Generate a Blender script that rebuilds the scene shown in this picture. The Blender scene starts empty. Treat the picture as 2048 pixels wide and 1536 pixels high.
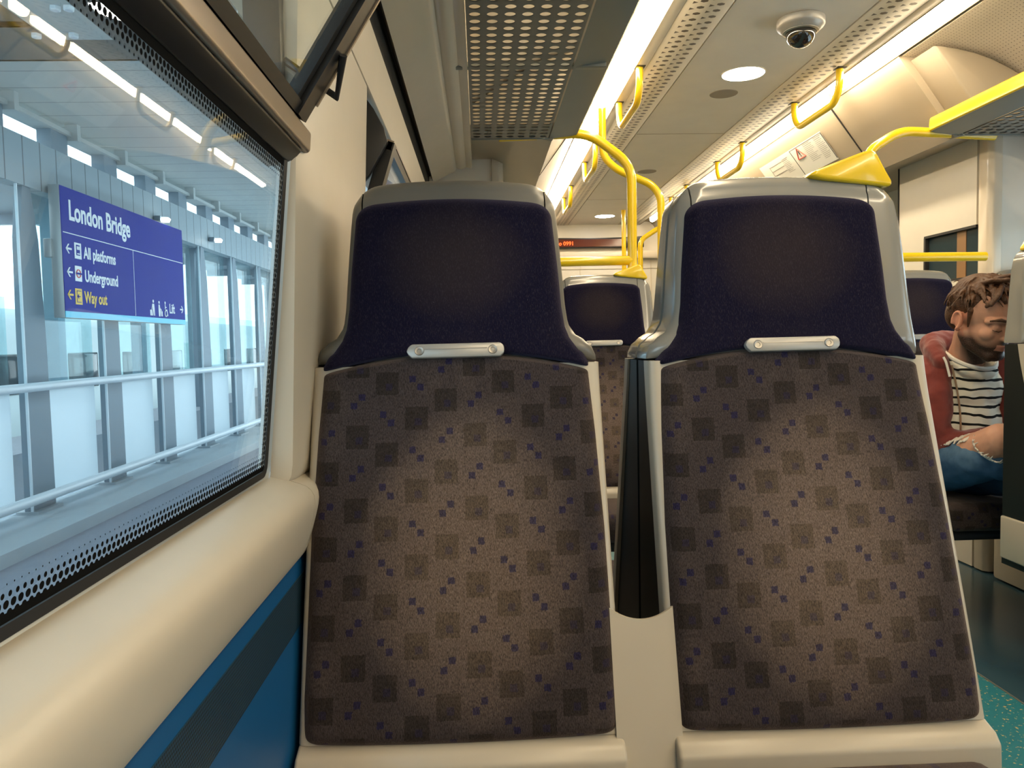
import bpy, bmesh, math, random
from math import sin, cos, pi, radians, sqrt
from mathutils import Vector, Matrix, Euler, noise
random.seed(7)
S = bpy.context.scene
COL = S.collection
# ------------------------------------------------------------------ camera
cam_d = bpy.data.cameras.new('camera'); cam = bpy.data.objects.new('camera', cam_d); COL.objects.link(cam)
cam_d.sensor_width = 36; cam_d.lens = 36*1550/2048; cam_d.clip_start = .02
cam.matrix_world = Matrix.Translation((0, 0, 1.10)) @ Matrix.Rotation(-radians(2.3018), 4, 'Z') @ \
    Matrix.Rotation(pi/2-radians(3.1099), 4, 'X') @ Matrix.Rotation(-radians(1.1), 4, 'Z')
S.camera = cam
cam_d.dof.use_dof = False
# ------------------------------------------------------------------ world, exposure
w = bpy.data.worlds.new('overcast_sky'); S.world = w; w.use_nodes = True
bg = w.node_tree.nodes['Background']; bg.inputs[0].default_value = (.72, .89, 1, 1); bg.inputs[1].default_value = 3.6
S.view_settings.view_transform = 'Standard'; S.view_settings.look = 'None'
S.view_settings.exposure = 0.0; S.view_settings.gamma = 1; S.view_settings.use_curve_mapping = False
S.cycles.max_bounces = 10; S.cycles.transparent_max_bounces = 16; S.cycles.diffuse_bounces = 5
S.cycles.sample_clamp_indirect = 6
LAMP = 35.0     # strength of the ceiling strip lenses
SPOT = 45.0    # strength of the round downlights

# ------------------------------------------------------------------ node helpers
class V:
    """tiny math-node expression"""
    def __init__(s, nt, sock): s.nt = nt; s.k = sock
    def _op(s, op, o=None, o2=None):
        n = s.nt.nodes.new('ShaderNodeMath'); n.operation = op
        for i, v in enumerate((s, o, o2)):
            if v is None: continue
            if isinstance(v, V): s.nt.links.new(v.k, n.inputs[i])
            else: n.inputs[i].default_value = v
        return V(s.nt, n.outputs[0])
    def __add__(s, o): return s._op('ADD', o)
    __radd__ = __add__
    def __sub__(s, o): return s._op('SUBTRACT', o)
    def __rsub__(s, o): return (s*-1)+o
    def __mul__(s, o): return s._op('MULTIPLY', o)
    __rmul__ = __mul__
    def __truediv__(s, o): return s._op('DIVIDE', o)
    def lt(s, o): return s._op('LESS_THAN', o)
    def gt(s, o): return s._op('GREATER_THAN', o)
    def fl(s): return s._op('FLOOR')
    def fr(s): return s._op('FRACT')
    def ab(s): return s._op('ABSOLUTE')
    def mod(s, o): return s._op('FLOORED_MODULO', o)
    def mx(s, o): return s._op('MAXIMUM', o)
    def mn(s, o): return s._op('MINIMUM', o)
    def sq(s): return s._op('SQRT')
    def sn(s): return s._op('SINE')
    def pw(s, o): return s._op('POWER', o)
    def cl(s):
        r = s._op('ADD', 0.0); r.k.node.use_clamp = True; return r

class Mat:
    def __init__(s, name, col=(.5, .5, .5), rough=.5, metal=0, spec=.5, coat=0, sheen=0):
        s.m = bpy.data.materials.new(name); s.m.use_nodes = True; s.nt = s.m.node_tree
        s.b = s.nt.nodes['Principled BSDF']; s.out = s.nt.nodes['Material Output']
        i = s.b.inputs
        i['Base Color'].default_value = (*col, 1); i['Roughness'].default_value = rough; i['Metallic'].default_value = metal
        i['Specular IOR Level'].default_value = spec; i['Coat Weight'].default_value = coat; i['Coat Roughness'].default_value = .08
        if sheen: i['Sheen Weight'].default_value = sheen; i['Sheen Roughness'].default_value = .5
        s.m.diffuse_color = (*col, 1)
    def n(s, t): return s.nt.nodes.new(t)
    def l(s, a, b): s.nt.links.new(a, b)
    def xyz(s, kind='Object'):
        t = s.n('ShaderNodeTexCoord'); q = s.n('ShaderNodeSeparateXYZ'); s.l(t.outputs[kind], q.inputs[0]); s.tc = t
        return [V(s.nt, q.outputs[i]) for i in range(3)]
    def noise(s, scale, detail=3, vec=None, rough=.6):
        t = s.n('ShaderNodeTexNoise'); t.inputs['Scale'].default_value = scale; t.inputs['Detail'].default_value = detail
        t.inputs['Roughness'].default_value = rough
        if vec is None:
            tc = s.n('ShaderNodeTexCoord'); vec = tc.outputs['Object']
        s.l(vec, t.inputs['Vector']); return V(s.nt, t.outputs['Fac'])
    def svec(s, sc):
        tc = s.n('ShaderNodeTexCoord'); mp = s.n('ShaderNodeMapping'); mp.inputs['Scale'].default_value = sc
        s.l(tc.outputs['Object'], mp.inputs[0]); return mp.outputs[0]
    def mix(s, fac, a, b):
        n = s.n('ShaderNodeMix'); n.data_type = 'RGBA'
        s.l(fac.k, n.inputs[0])
        for k, v in ((6, a), (7, b)):
            if isinstance(v, tuple): n.inputs[k].default_value = (*v, 1)
            else: s.l(v, n.inputs[k])
        return n.outputs[2]
    def col(s, sock): s.l(sock, s.b.inputs['Base Color']); return s
    def bump(s, h, strength=.3, dist=.002):
        n = s.n('ShaderNodeBump'); n.inputs['Strength'].default_value = strength; n.inputs['Distance'].default_value = dist
        s.l(h.k, n.inputs['Height']); s.l(n.outputs[0], s.b.inputs['Normal']); return s
    def cut(s, mask):
        """mask=1 -> see through"""
        t = s.n('ShaderNodeBsdfTransparent'); m = s.n('ShaderNodeMixShader'); s.l(mask.k, m.inputs[0])
        s.l(s.b.outputs[0], m.inputs[1]); s.l(t.outputs[0], m.inputs[2]); s.l(m.outputs[0], s.out.inputs[0]); return s

M = {}
def simple(name, *a, **k): M[name] = Mat(name, *a, **k); return M[name]
def plastic(name, col, rough=.35, var=.06, spec=.5, coat=0):
    m = simple(name, col, rough, spec=spec, coat=coat)
    f = m.noise(6, 4); m.col(m.mix(f, tuple(c*(1-var) for c in col), tuple(min(1, c*(1+var)) for c in col)))
    m.bump(m.noise(900, 1), .04, .0004); return m
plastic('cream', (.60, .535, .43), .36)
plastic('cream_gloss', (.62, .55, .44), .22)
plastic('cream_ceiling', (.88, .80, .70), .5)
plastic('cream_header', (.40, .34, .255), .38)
plastic('lamp_reflector', (.26, .20, .11), .35)
plastic('white_panel', (.66, .62, .54), .4)
plastic('shell_grey', (.235, .23, .21), .2, .05, coat=.5)
plastic('shell_grey_dull', (.145, .14, .125), .33, .05)
plastic('shell_beige', (.47, .42, .34), .3)
plastic('rack_grey', (.20, .21, .19), .4)
plastic('black_plastic', (.012, .012, .013), .35)
plastic('dark_side', (.006, .009, .009), .45, spec=.25)
plastic('rubber', (.01, .01, .011), .55)
plastic('blue_panel', (.006, .085, .23), .45, spec=.25)
plastic('handle_yellow', (.82, .55, .012), .22, .03, coat=.4)
simple('seam', (.01, .01, .01), .8)
simple('steel', (.62, .60, .56), .32, 1)
simple('white_metal', (.40, .39, .37), .35, .3)
simple('bronze', (.36, .29, .22), .3, .55)
simple('screw', (.4, .38, .35), .35, .8)

# moquette: columns of dark squares and pairs of small blue squares
def moquette():
    m = simple('moquette', (.1, .08, .07), .95, spec=.1, sheen=.25)
    x, y, z = m.xyz()
    nz = m.noise(260, 2); nz2 = m.noise(330, 2, m.svec((1.2, 1, 1.1)))
    xx = x + (nz-.5)*.005; zz = z + (nz2-.5)*.005
    P, W = .1135, .048
    col = (xx/W + 39.896).fl(); u = (xx/W+39.896).fr()*W - W/2
    c4 = col.mod(4.0)
    off = (c4.gt(.5)*c4.lt(1.5))*.25 + (c4.gt(1.5)*c4.lt(2.5))*.75 + c4.gt(2.5)*.5 + .634
    def sq(cx, cz, h):   # mask of a square centred cx, cz of half width h
        v = ((zz/P + off + 20.0 - cz).fr()-.5)*P
        return ((u-cx).ab()).lt(h)*(v.ab()).lt(h)
    big = sq(0, .5, .0185)
    sm = sq(.003, .45, .0056)
    par = 1.0 - (c4.gt(.5)*c4.lt(2.5))*2.0
    v1 = ((zz/P + off + 20.0 - .06).fr()-.5)*P; v2 = ((zz/P + off + 20.0 + .06).fr()-.5)*P
    p1 = ((u - par*.0065).ab()).lt(.0052)*(v1.ab()).lt(.0052)
    p2 = ((u + par*.0065).ab()).lt(.0052)*(v2.ab()).lt(.0052)
    small = (p1+p2).cl()
    pile = m.noise(700, 2, m.svec((1, 1, .25))); blot = m.noise(9, 3)
    # worn, rubbed middle of the backrest, its light and shaded edges painted in
    wear_and_light = (1.0 - ((x-.02)*(x-.02)/.034 + (z-.76)*(z-.76)/.060)).cl()*.9 + (blot-.5)*.45
    base = m.mix(wear_and_light.cl(), (.036, .028, .030), (.180, .130, .105))
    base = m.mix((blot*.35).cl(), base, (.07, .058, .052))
    dk = m.mix(wear_and_light.cl(), (.020, .016, .015), (.112, .082, .060))
    bl = m.mix(wear_and_light.cl(), (.014, .012, .040), (.050, .042, .070))
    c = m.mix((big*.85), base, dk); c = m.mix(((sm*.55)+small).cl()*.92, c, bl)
    sp = (pile-.5)*2.6
    c2 = m.n('ShaderNodeMix'); c2.data_type = 'RGBA'; c2.blend_type = 'MULTIPLY'; c2.inputs[0].default_value = 1
    m.l(c, c2.inputs[6]); cc = m.n('ShaderNodeCombineXYZ'); s1 = sp+1.0
    for i in range(3): m.l(s1.k, cc.inputs[i])
    m.l(cc.outputs[0], c2.inputs[7]); m.col(c2.outputs[2]); m.bump(pile, .5, .0015)
    m.b.inputs['Sheen Tint'].default_value = (.8, .6, .5, 1)
moquette()
def velvet():
    m = simple('navy_pile', (.02, .018, .045), .95, spec=.06, sheen=.13)
    x, y, z = m.xyz(); pile = m.noise(650, 2, m.svec((1, 1, .3))); blot = m.noise(14, 3)
    wear_and_light = ((1.0 - (x*x)/.018 - (z-1.24)*(z-1.24)/.012).cl()*.8 + (blot-.5)*.5).cl()  # rubbed middle of the headrest, with the light on it painted in
    c = m.mix(wear_and_light, (.0065, .0055, .017), (.030, .022, .024)); lint = m.noise(260, 1).gt(.80)*.35
    c = m.mix(((pile-.5).cl()*.9+lint).cl(), c, (.09, .075, .09)); m.col(c); m.bump(pile, .5, .0015)
    m.b.inputs['Sheen Tint'].default_value = (.55, .5, .8, 1)
velvet()
def holes(name, base, pitch, r, rough=.4):
    m = plastic(name, base, rough); x, y, z = m.xyz()
    a = ((x/pitch).fr()-.5)*pitch; b = ((y/pitch).fr()-.5)*pitch
    m.cut(((a*a+b*b).sq()).lt(r)); return m
holes('perforated_grey', (.20, .19, .165), .0469, .0152)
def dots():
    m = plastic('dotted_cream', (.66, .58, .46), .5); x, y, z = m.xyz(); p = .017
    a = ((x/p).fr()-.5)*p; b = ((y/p+(x/p).fl()*.5).fr()-.5)*p
    m.col(m.mix(((a*a+b*b).sq()).lt(.0021), (.66, .58, .46), (.12, .09, .06)))
dots()
def grille():
    """two staggered files of leaf-shaped louvre slots; object x = 0 on the strip's middle"""
    m = simple('grille_cream', (.7, .62, .5), .45); x, y, z = m.xyz()
    P = .054; msk = None
    for s in (-1, 1):
        u = x - s*.034; v = ((y/P + (.5 if s > 0 else 0)).fr()-.5)*P
        # big drop: right, small wedge: left
        du = u-.012; w = (.0165-du.ab()*.6)*.75
        bigd = ((v+.004).ab()).lt(w)*(du.ab()).lt(.0135)
        su = u+.017; w2 = (.010 - su)*.55
        sml = ((v-.008).ab()).lt(w2)*(su.ab()).lt(.0095)
        mm = (bigd+sml).cl(); msk = mm if msk is None else (msk+mm).cl()
    m.col(m.mix(msk, (.72, .64, .51), (.09, .065, .045))); m.bump(msk*-1.0, .6, .004)
grille()
def blue_grille():
    m = simple('blue_grille', (.01, .03, .05), .5); x, y, z = m.xyz(); p = .0042
    a = ((y/p + (z/p).fl()*.5).fr()-.5); b = ((z/p).fr()-.5)
    m.col(m.mix(((a*a+b*b).sq()).lt(.34), (.012, .05, .09), (.002, .004, .006)))
blue_grille()
def emis(name, col, st):
    m = simple(name, col, .4); m.b.inputs['Emission Color'].default_value = (*col, 1); m.b.inputs['Emission Strength'].default_value = st
emis('lamp_lens', (1, .83, .57), LAMP); emis('spot_lens', (1, .97, .92), SPOT)
emis('led_red', (1, .08, .01), 3.0); emis('platform_lamp', (1, .97, .9), 14)
def glass(name, frit=None, tint=(.93, .97, .97), dirt=.02):
    m = simple(name, (.8, .8, .8), .3); nt = m.nt
    ge = m.n('ShaderNodeNewGeometry'); dt = m.n('ShaderNodeVectorMath'); dt.operation = 'DOT_PRODUCT'
    m.l(ge.outputs['Normal'], dt.inputs[0]); m.l(ge.outputs['Incoming'], dt.inputs[1])
    fz = (((1.0 - V(nt, dt.outputs['Value']).ab()).pw(5.0))*.62 + .035).cl()
    tr = m.n('ShaderNodeBsdfTransparent'); tr.inputs[0].default_value = (*tint, 1)
    gl = m.n('ShaderNodeBsdfGlossy'); gl.inputs['Roughness'].default_value = .012; gl.inputs[0].default_value = (1, 1, 1, 1)
    mx = m.n('ShaderNodeMixShader'); m.l(fz.k, mx.inputs[0]); m.l(tr.outputs[0], mx.inputs[1]); m.l(gl.outputs[0], mx.inputs[2])
    df = m.n('ShaderNodeBsdfDiffuse'); df.inputs[0].default_value = (.7, .75, .75, 1)
    d = (m.noise(18, 4)-.45).cl()*dirt*4 + dirt*.6
    m2 = m.n('ShaderNodeMixShader'); m.l(d.cl().k, m2.inputs[0]); m.l(mx.outputs[0], m2.inputs[1]); m.l(df.outputs[0], m2.inputs[2])
    last = m2
    if frit:
        y1, z0, z1 = frit; x, y, z = m.xyz(); p = .0095
        e = (z-z0).mn(z1-z).mn(y1-y); q = .0072       # distance from the pane's edge
        row = (z/q).fl(); a = ((y/.0088 + row.mod(2.0)*.5).fr()-.5)*.0088; b = ((z/q).fr()-.5)*q
        rad = (.028-e)*.20
        msk = ((a*a+b*b*1.0).sq()).lt(rad.mn(.0033))
        msk = (msk + e.lt(.004)).cl()
        bk = m.n('ShaderNodeBsdfDiffuse'); bk.inputs[0].default_value = (.01, .01, .01, 1)
        m3 = m.n('ShaderNodeMixShader'); m.l(msk.k, m3.inputs[0]); m.l(last.outputs[0], m3.inputs[1]); m.l(bk.outputs[0], m3.inputs[2]); last = m3
    m.l(last.outputs[0], m.out.inputs[0])
glass('window_glass', (1.19, .915, 1.372)); glass('window_glass_far', None); glass('clear_glass', None, (.80, .93, .95), .05)
def frosted():
    m = simple('frosted_glass', (.85, .92, .95), .3); tr = m.n('ShaderNodeBsdfTranslucent'); tr.inputs[0].default_value = (.92, .97, 1, 1)
    mx = m.n('ShaderNodeMixShader'); mx.inputs[0].default_value = .72; m.l(m.b.outputs[0], mx.inputs[1]); m.l(tr.outputs[0], mx.inputs[2]); m.l(mx.outputs[0], m.out.inputs[0])
frosted()
def floor_m():
    m = simple('speckled_vinyl', (.02, .14, .18), .42); f = m.noise(80, 2).gt(.635); g = m.noise(140, 2, m.svec((1.3, 1.1, 1))).gt(.70)
    c = m.mix(f, (.012, .15, .20), (.42, .32, .14)); c = m.mix(g, c, (.006, .05, .08)); m.col(c)
floor_m()
plastic('seat_area_vinyl', (.03, .07, .10), .18)
plastic('platform_grey', (.22, .25, .29), .7, .12)
plastic('kerb_grey', (.36, .42, .46), .6)
plastic('post_grey', (.17, .235, .29), .5, .08)
plastic('beam_brown', (.12, .12, .11), .5, .1)
plastic('clad_grey', (.27, .34, .38), .5)
plastic('rail_steel', (.62, .70, .76), .3)
plastic('soffit_grey', (.40, .45, .46), .6)
def planks():
    m = simple('soffit_planks', (.4, .45, .46), .6); x, y, z = m.xyz(); s = ((y/.30).fr()).lt(.04)
    m.col(m.mix(s, (.42, .47, .47), (.22, .25, .26)))
planks()
def paving():
    m = simple('platform_paving', (.3, .33, .37), .75); x, y, z = m.xyz()
    j = (((y/.4 + (x/.4).fl()*.5).fr()).lt(.02) + ((x/.4).fr()).lt(.02)).cl(); n = m.noise(12, 4)
    c = m.mix(n, (.19, .21, .26), (.26, .28, .34)); m.col(m.mix(j, c, (.19, .21, .25)))
paving()
simple('sign_blue', (.018, .030, .30), .6, spec=.15); simple('sign_cyan', (.05, .55, .80), .35); simple('sign_white', (.80, .84, .86), .5)
simple('sign_yellow', (.85, .55, .06), .5); simple('sign_red', (.75, .10, .08), .5); simple('aluminium', (.45, .48, .48), .4, .5)
simple('train_white', (.70, .78, .78), .35); simple('train_door', (.35, .58, .56), .4); simple('dark_window', (.03, .05, .06), .08)
simple('concrete', (.45, .52, .55), .8); simple('notice_paper', (.72, .72, .68), .6); simple('ink', (.06, .06, .06), .7)
simple('ink_grey', (.35, .35, .35), .7); simple('disc_grey', (.34, .29, .23), .6)
simple('smoked_dome', (.015, .012, .01), .03, coat=1)
simple('trim_and_reflection_brown', (.25, .13, .05), .4)

# ------------------------------------------------------------------ mesh helpers
def bm_new(): return bmesh.new()
def put(name, bm, mat, parent=None, smooth=True, loc=None, sub=0, angle=35):
    me = bpy.data.meshes.new(name); bm.normal_update(); bm.to_mesh(me); bm.free()
    o = bpy.data.objects.new(name, me); COL.objects.link(o)
    mats = mat if isinstance(mat, (list, tuple)) else [mat]
    for q in mats: me.materials.append(M[q].m)
    if smooth:
        me.polygons.foreach_set('use_smooth', [True]*len(me.polygons))
        try: me.set_sharp_from_angle(angle=radians(angle))
        except Exception: pass
    if parent: o.parent = parent
    if loc: o.location = loc
    return o
def tag(o, label=None, cat=None, group=None, kind=None):
    if label: o['label'] = label
    if cat: o['category'] = cat
    if group: o['group'] = group
    if kind: o['kind'] = kind
    return o
def thing(name, label, cat, loc=(0, 0, 0), group=None):
    o = bpy.data.objects.new(name, None); COL.objects.link(o); o.location = loc; o.empty_display_size = .1
    return tag(o, label, cat, group)
def struct(o): o['kind'] = 'structure'; return o
def box(bm, x0, x1, y0, y1, z0, z1, bev=0, seg=2):
    r = bmesh.ops.create_cube(bm, size=1)
    vs = r['verts']
    bmesh.ops.scale(bm, vec=(x1-x0, y1-y0, z1-z0), verts=vs); bmesh.ops.translate(bm, vec=((x0+x1)/2, (y0+y1)/2, (z0+z1)/2), verts=vs)
    if bev:
        es = {e for v in vs for e in v.link_edges}
        bmesh.ops.bevel(bm, geom=list(es), offset=bev, segments=seg, affect='EDGES', profile=.5)
def prism(bm, pts, axis, a0, a1, bev=0, seg=2):
    """pts 2-D polygon; axis 'y': pts are (x,z); 'x': (y,z); 'z': (x,y)"""
    def mk(p, a): return {'y': (p[0], a, p[1]), 'x': (a, p[0], p[1]), 'z': (p[0], p[1], a)}[axis]
    A = [bm.verts.new(mk(p, a0)) for p in pts]; B = [bm.verts.new(mk(p, a1)) for p in pts]; n = len(pts)
    fs = [bm.faces.new((A[i], A[(i+1) % n], B[(i+1) % n], B[i])) for i in range(n)]
    fs += [bm.faces.new(list(reversed(A))), bm.faces.new(B)]
    bmesh.ops.recalc_face_normals(bm, faces=fs)
    if bev:
        es = {e for f in fs for e in f.edges}
        bmesh.ops.bevel(bm, geom=list(es), offset=bev, segments=seg, affect='EDGES', profile=.5)
def tube(bm, pts, r, n=16, fillet=0, caps=True):
    P = [Vector(p) for p in pts]
    if fillet:
        Q = [P[0]]
        for i in range(1, len(P)-1):
            a, b, c = P[i-1], P[i], P[i+1]; d1 = (a-b); d2 = (c-b); t = min(fillet, d1.length*.48, d2.length*.48)
            s, e = b+d1.normalized()*t, b+d2.normalized()*t
            for k in range(7):
                u = k/6; Q.append(s*(1-u)**2+b*2*u*(1-u)+e*u*u)
        Q.append(P[-1]); P = Q
    rings = []; up = None
    for i, p in enumerate(P):
        t = (P[min(i+1, len(P)-1)]-P[max(i-1, 0)]).normalized()
        if up is None:
            up = t.orthogonal().normalized()
        else:
            up = (up - t*up.dot(t)).normalized()
        s = t.cross(up); rr = r[i] if isinstance(r, (list, tuple)) else r
        rings.append([bm.verts.new(p+up*cos(2*pi*k/n)*rr+s*sin(2*pi*k/n)*rr) for k in range(n)])
    for a, b in zip(rings, rings[1:]):
        for k in range(n): bm.faces.new((a[k], a[(k+1) % n], b[(k+1) % n], b[k]))
    if caps: bm.faces.new(list(reversed(rings[0]))); bm.faces.new(rings[-1])
def lathe(bm, prof, c, n=40, axis='z'):
    """prof: (r, h)"""
    rings = []
    for r, h in prof:
        if r < 1e-6: rings.append([bm.verts.new((c[0], c[1], c[2]+h))]); continue
        rings.append([bm.verts.new((c[0]+r*cos(2*pi*k/n), c[1]+r*sin(2*pi*k/n), c[2]+h)) for k in range(n)])
    fs = []
    for a, b in zip(rings, rings[1:]):
        for k in range(n):
            A = a[k % len(a)], a[(k+1) % len(a)]; B = b[k % len(b)], b[(k+1) % len(b)]
            vs = []
            for v in (A[0], A[1], B[1], B[0]):
                if v not in vs: vs.append(v)
            if len(vs) > 2: fs.append(bm.faces.new(vs))
    if len(rings[0]) > 1: fs.append(bm.faces.new(list(reversed(rings[0]))))
    if len(rings[-1]) > 1: fs.append(bm.faces.new(rings[-1]))
    bmesh.ops.recalc_face_normals(bm, faces=fs)
def interp(t, z):
    if z <= t[0][0]: return t[0][1]
    for (a, b), (c, d) in zip(t, t[1:]):
        if z <= c:
            u = (z-a)/(c-a); u = u*u*(3-2*u) if abs(d-b) > .012 and c-a < .06 else u
            return b+(d-b)*u
    return t[-1][1]
def text(name, s, size, mat, mtx, parent, bold=0, sx=1, align='LEFT', depth=.0015):
    cu = bpy.data.curves.new(name, 'FONT'); cu.body = s; cu.size = size; cu.extrude = depth; cu.offset = bold; cu.align_x = align
    cu.resolution_u = 4
    t = bpy.data.objects.new(name, cu); COL.objects.link(t)
    me = bpy.data.meshes.new_from_object(t.evaluated_get(bpy.context.evaluated_depsgraph_get()))
    bpy.data.objects.remove(t); me.transform(mtx @ Matrix.Diagonal((sx, 1, 1, 1))); me.materials.clear(); me.materials.append(M[mat].m)
    o = bpy.data.objects.new(name, me); COL.objects.link(o); o.parent = parent; return o
def copy_tree(o, parent=None):
    c = o.copy(); COL.objects.link(c)
    if parent: c.parent = parent
    for ch in [q for q in bpy.data.objects if q.parent == o]: copy_tree(ch, c)
    return c

# ------------------------------------------------------------------ carriage shell (x right, y forward, z up)
XC = 1.215
mir = lambda x: 2*XC-x
Y0, Y1 = -3.0, 8.5
def poly(name, pts, y0, y1, mat, bev=0, loc=None, smooth=True):
    bm = bm_new(); prism(bm, pts, 'y', y0, y1, bev); return struct(put(name, bm, mat, smooth=smooth, loc=loc))
# floor: aisle vinyl and the shiny vinyl under the seats
bm = bm_new(); box(bm, -.42, 2.85, Y0, Y1, -.12, -.006); struct(put('floor', bm, 'seat_area_vinyl', smooth=False))
bm = bm_new(); box(bm, .58, 1.585, Y0, Y1, -.006, 0); struct(put('trim_1', bm, 'speckled_vinyl', smooth=False))
bm = bm_new(); box(bm, 1.583, 1.589, Y0, Y1, -.006, .002); struct(put('trim_2', bm, 'screw', smooth=False))
# ceiling
poly('ceiling', [(0.9517, 2.315), (1.4783, 2.315), (1.4783, 2.405), (0.9517, 2.405)], Y0, Y1, 'cream_ceiling', smooth=False)
for i, yy in enumerate((4.63, 6.75)):
    bm = bm_new(); box(bm, .955, 1.475, yy, yy+.004, 2.3142, 2.3152); struct(put('trim_%d' % (3+i), bm, 'trim_and_reflection_brown', smooth=False))
for i, s in enumerate((-1, 1)):
    xm = XC + s*.358
    bm = bm_new(); box(bm, -.089, .089, Y0, Y1, 0, .06, .003); struct(put('trim_%d' % (5+i), bm, 'grille_cream', loc=(xm, 0, 2.313)))
    xs = sorted((XC+s*.447, XC+s*.498))
    bm = bm_new(); box(bm, xs[0], xs[1], Y0, Y1, 2.311, 2.38, .003); struct(put('trim_%d' % (7+i), bm, 'cream', smooth=True))
# strip lights in concave reflectors
def strip_light(s, label):
    t = thing('strip_light', label, 'light', (XC+s*.5625, 2.3, 2.304), 'strip lights along the ceiling')
    xa, xb = -.057, .057
    prof = [(-.064, .004), (-.058, .015), (-.045, .028), (-.025, .036), (0, .038), (.025, .036), (.045, .028), (.058, .015), (.064, .004), (.064, .08), (-.064, .08)]
    bm = bm_new(); prism(bm, prof, 'y', Y0-2.3, Y1-2.3); put('reflector', bm, 'lamp_reflector', t)
    bm = bm_new()
    L = [(-.026, .034), (-.025, .004), (-.015, -.009), (0, -.013), (.015, -.009), (.025, .004), (.026, .034)]
    for y0, y1 in ((Y0, 1.95), (2.02, 3.85), (3.96, 5.75), (5.82, 7.9)): prism(bm, L, 'y', y0-2.3, y1-2.3)
    put('lens', bm, 'lamp_lens', t)
    return t
strip_light(-1, 'long glowing strip light beside the left luggage rack')
strip_light(1, 'long glowing strip light on the right side of the ceiling')
# side ceilings above the racks, then lower sloping door headers after y = 3
side = [(0.5659, 2.3094), (0.45, 2.2981), (0.2812, 2.2588), (0.135, 2.18), (0, 2.09), (-0.1125, 2.0225), (-0.3038, 1.955), (-0.3825, 1.9325), (-0.3825, 2.1125), (-0.1125, 2.2475), (0.225, 2.3937), (0.5659, 2.405)]
poly('wall_left_ceiling' if 0 else 'trim_9', side, Y0, 3.375, 'cream')
poly('trim_10', [(mir(a), b) for a, b in side], Y0, 3.375, 'dotted_cream')
hdr = [(0.5816, 2.3083), (0.3262, 1.9584), (0.1237, 2), (0.045, 2.0337), (-0.3375, 2.0337), (-0.3375, 2.45), (0.5816, 2.45)]
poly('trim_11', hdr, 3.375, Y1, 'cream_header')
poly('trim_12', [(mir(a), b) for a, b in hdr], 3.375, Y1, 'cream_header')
# rounded end caps where side ceiling meets the header
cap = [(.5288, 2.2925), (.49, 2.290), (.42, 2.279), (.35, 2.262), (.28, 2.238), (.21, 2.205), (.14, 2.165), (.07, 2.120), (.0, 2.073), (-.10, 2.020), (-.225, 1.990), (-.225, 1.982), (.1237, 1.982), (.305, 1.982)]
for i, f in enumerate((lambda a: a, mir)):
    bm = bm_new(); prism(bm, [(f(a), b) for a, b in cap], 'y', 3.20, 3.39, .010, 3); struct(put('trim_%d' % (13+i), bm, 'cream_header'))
# transverse panel seams on the headers
for i, f in enumerate((lambda a: a, mir)):
    bm = bm_new(); prism(bm, [(f(0.5873), 2.3054), (f(0.3262), 1.955), (f(0.3262), 1.9595), (f(0.5805), 2.315)], 'y', 4.05, 4.057); struct(put('trim_%d' % (15+i), bm, 'seam', smooth=False))

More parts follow.
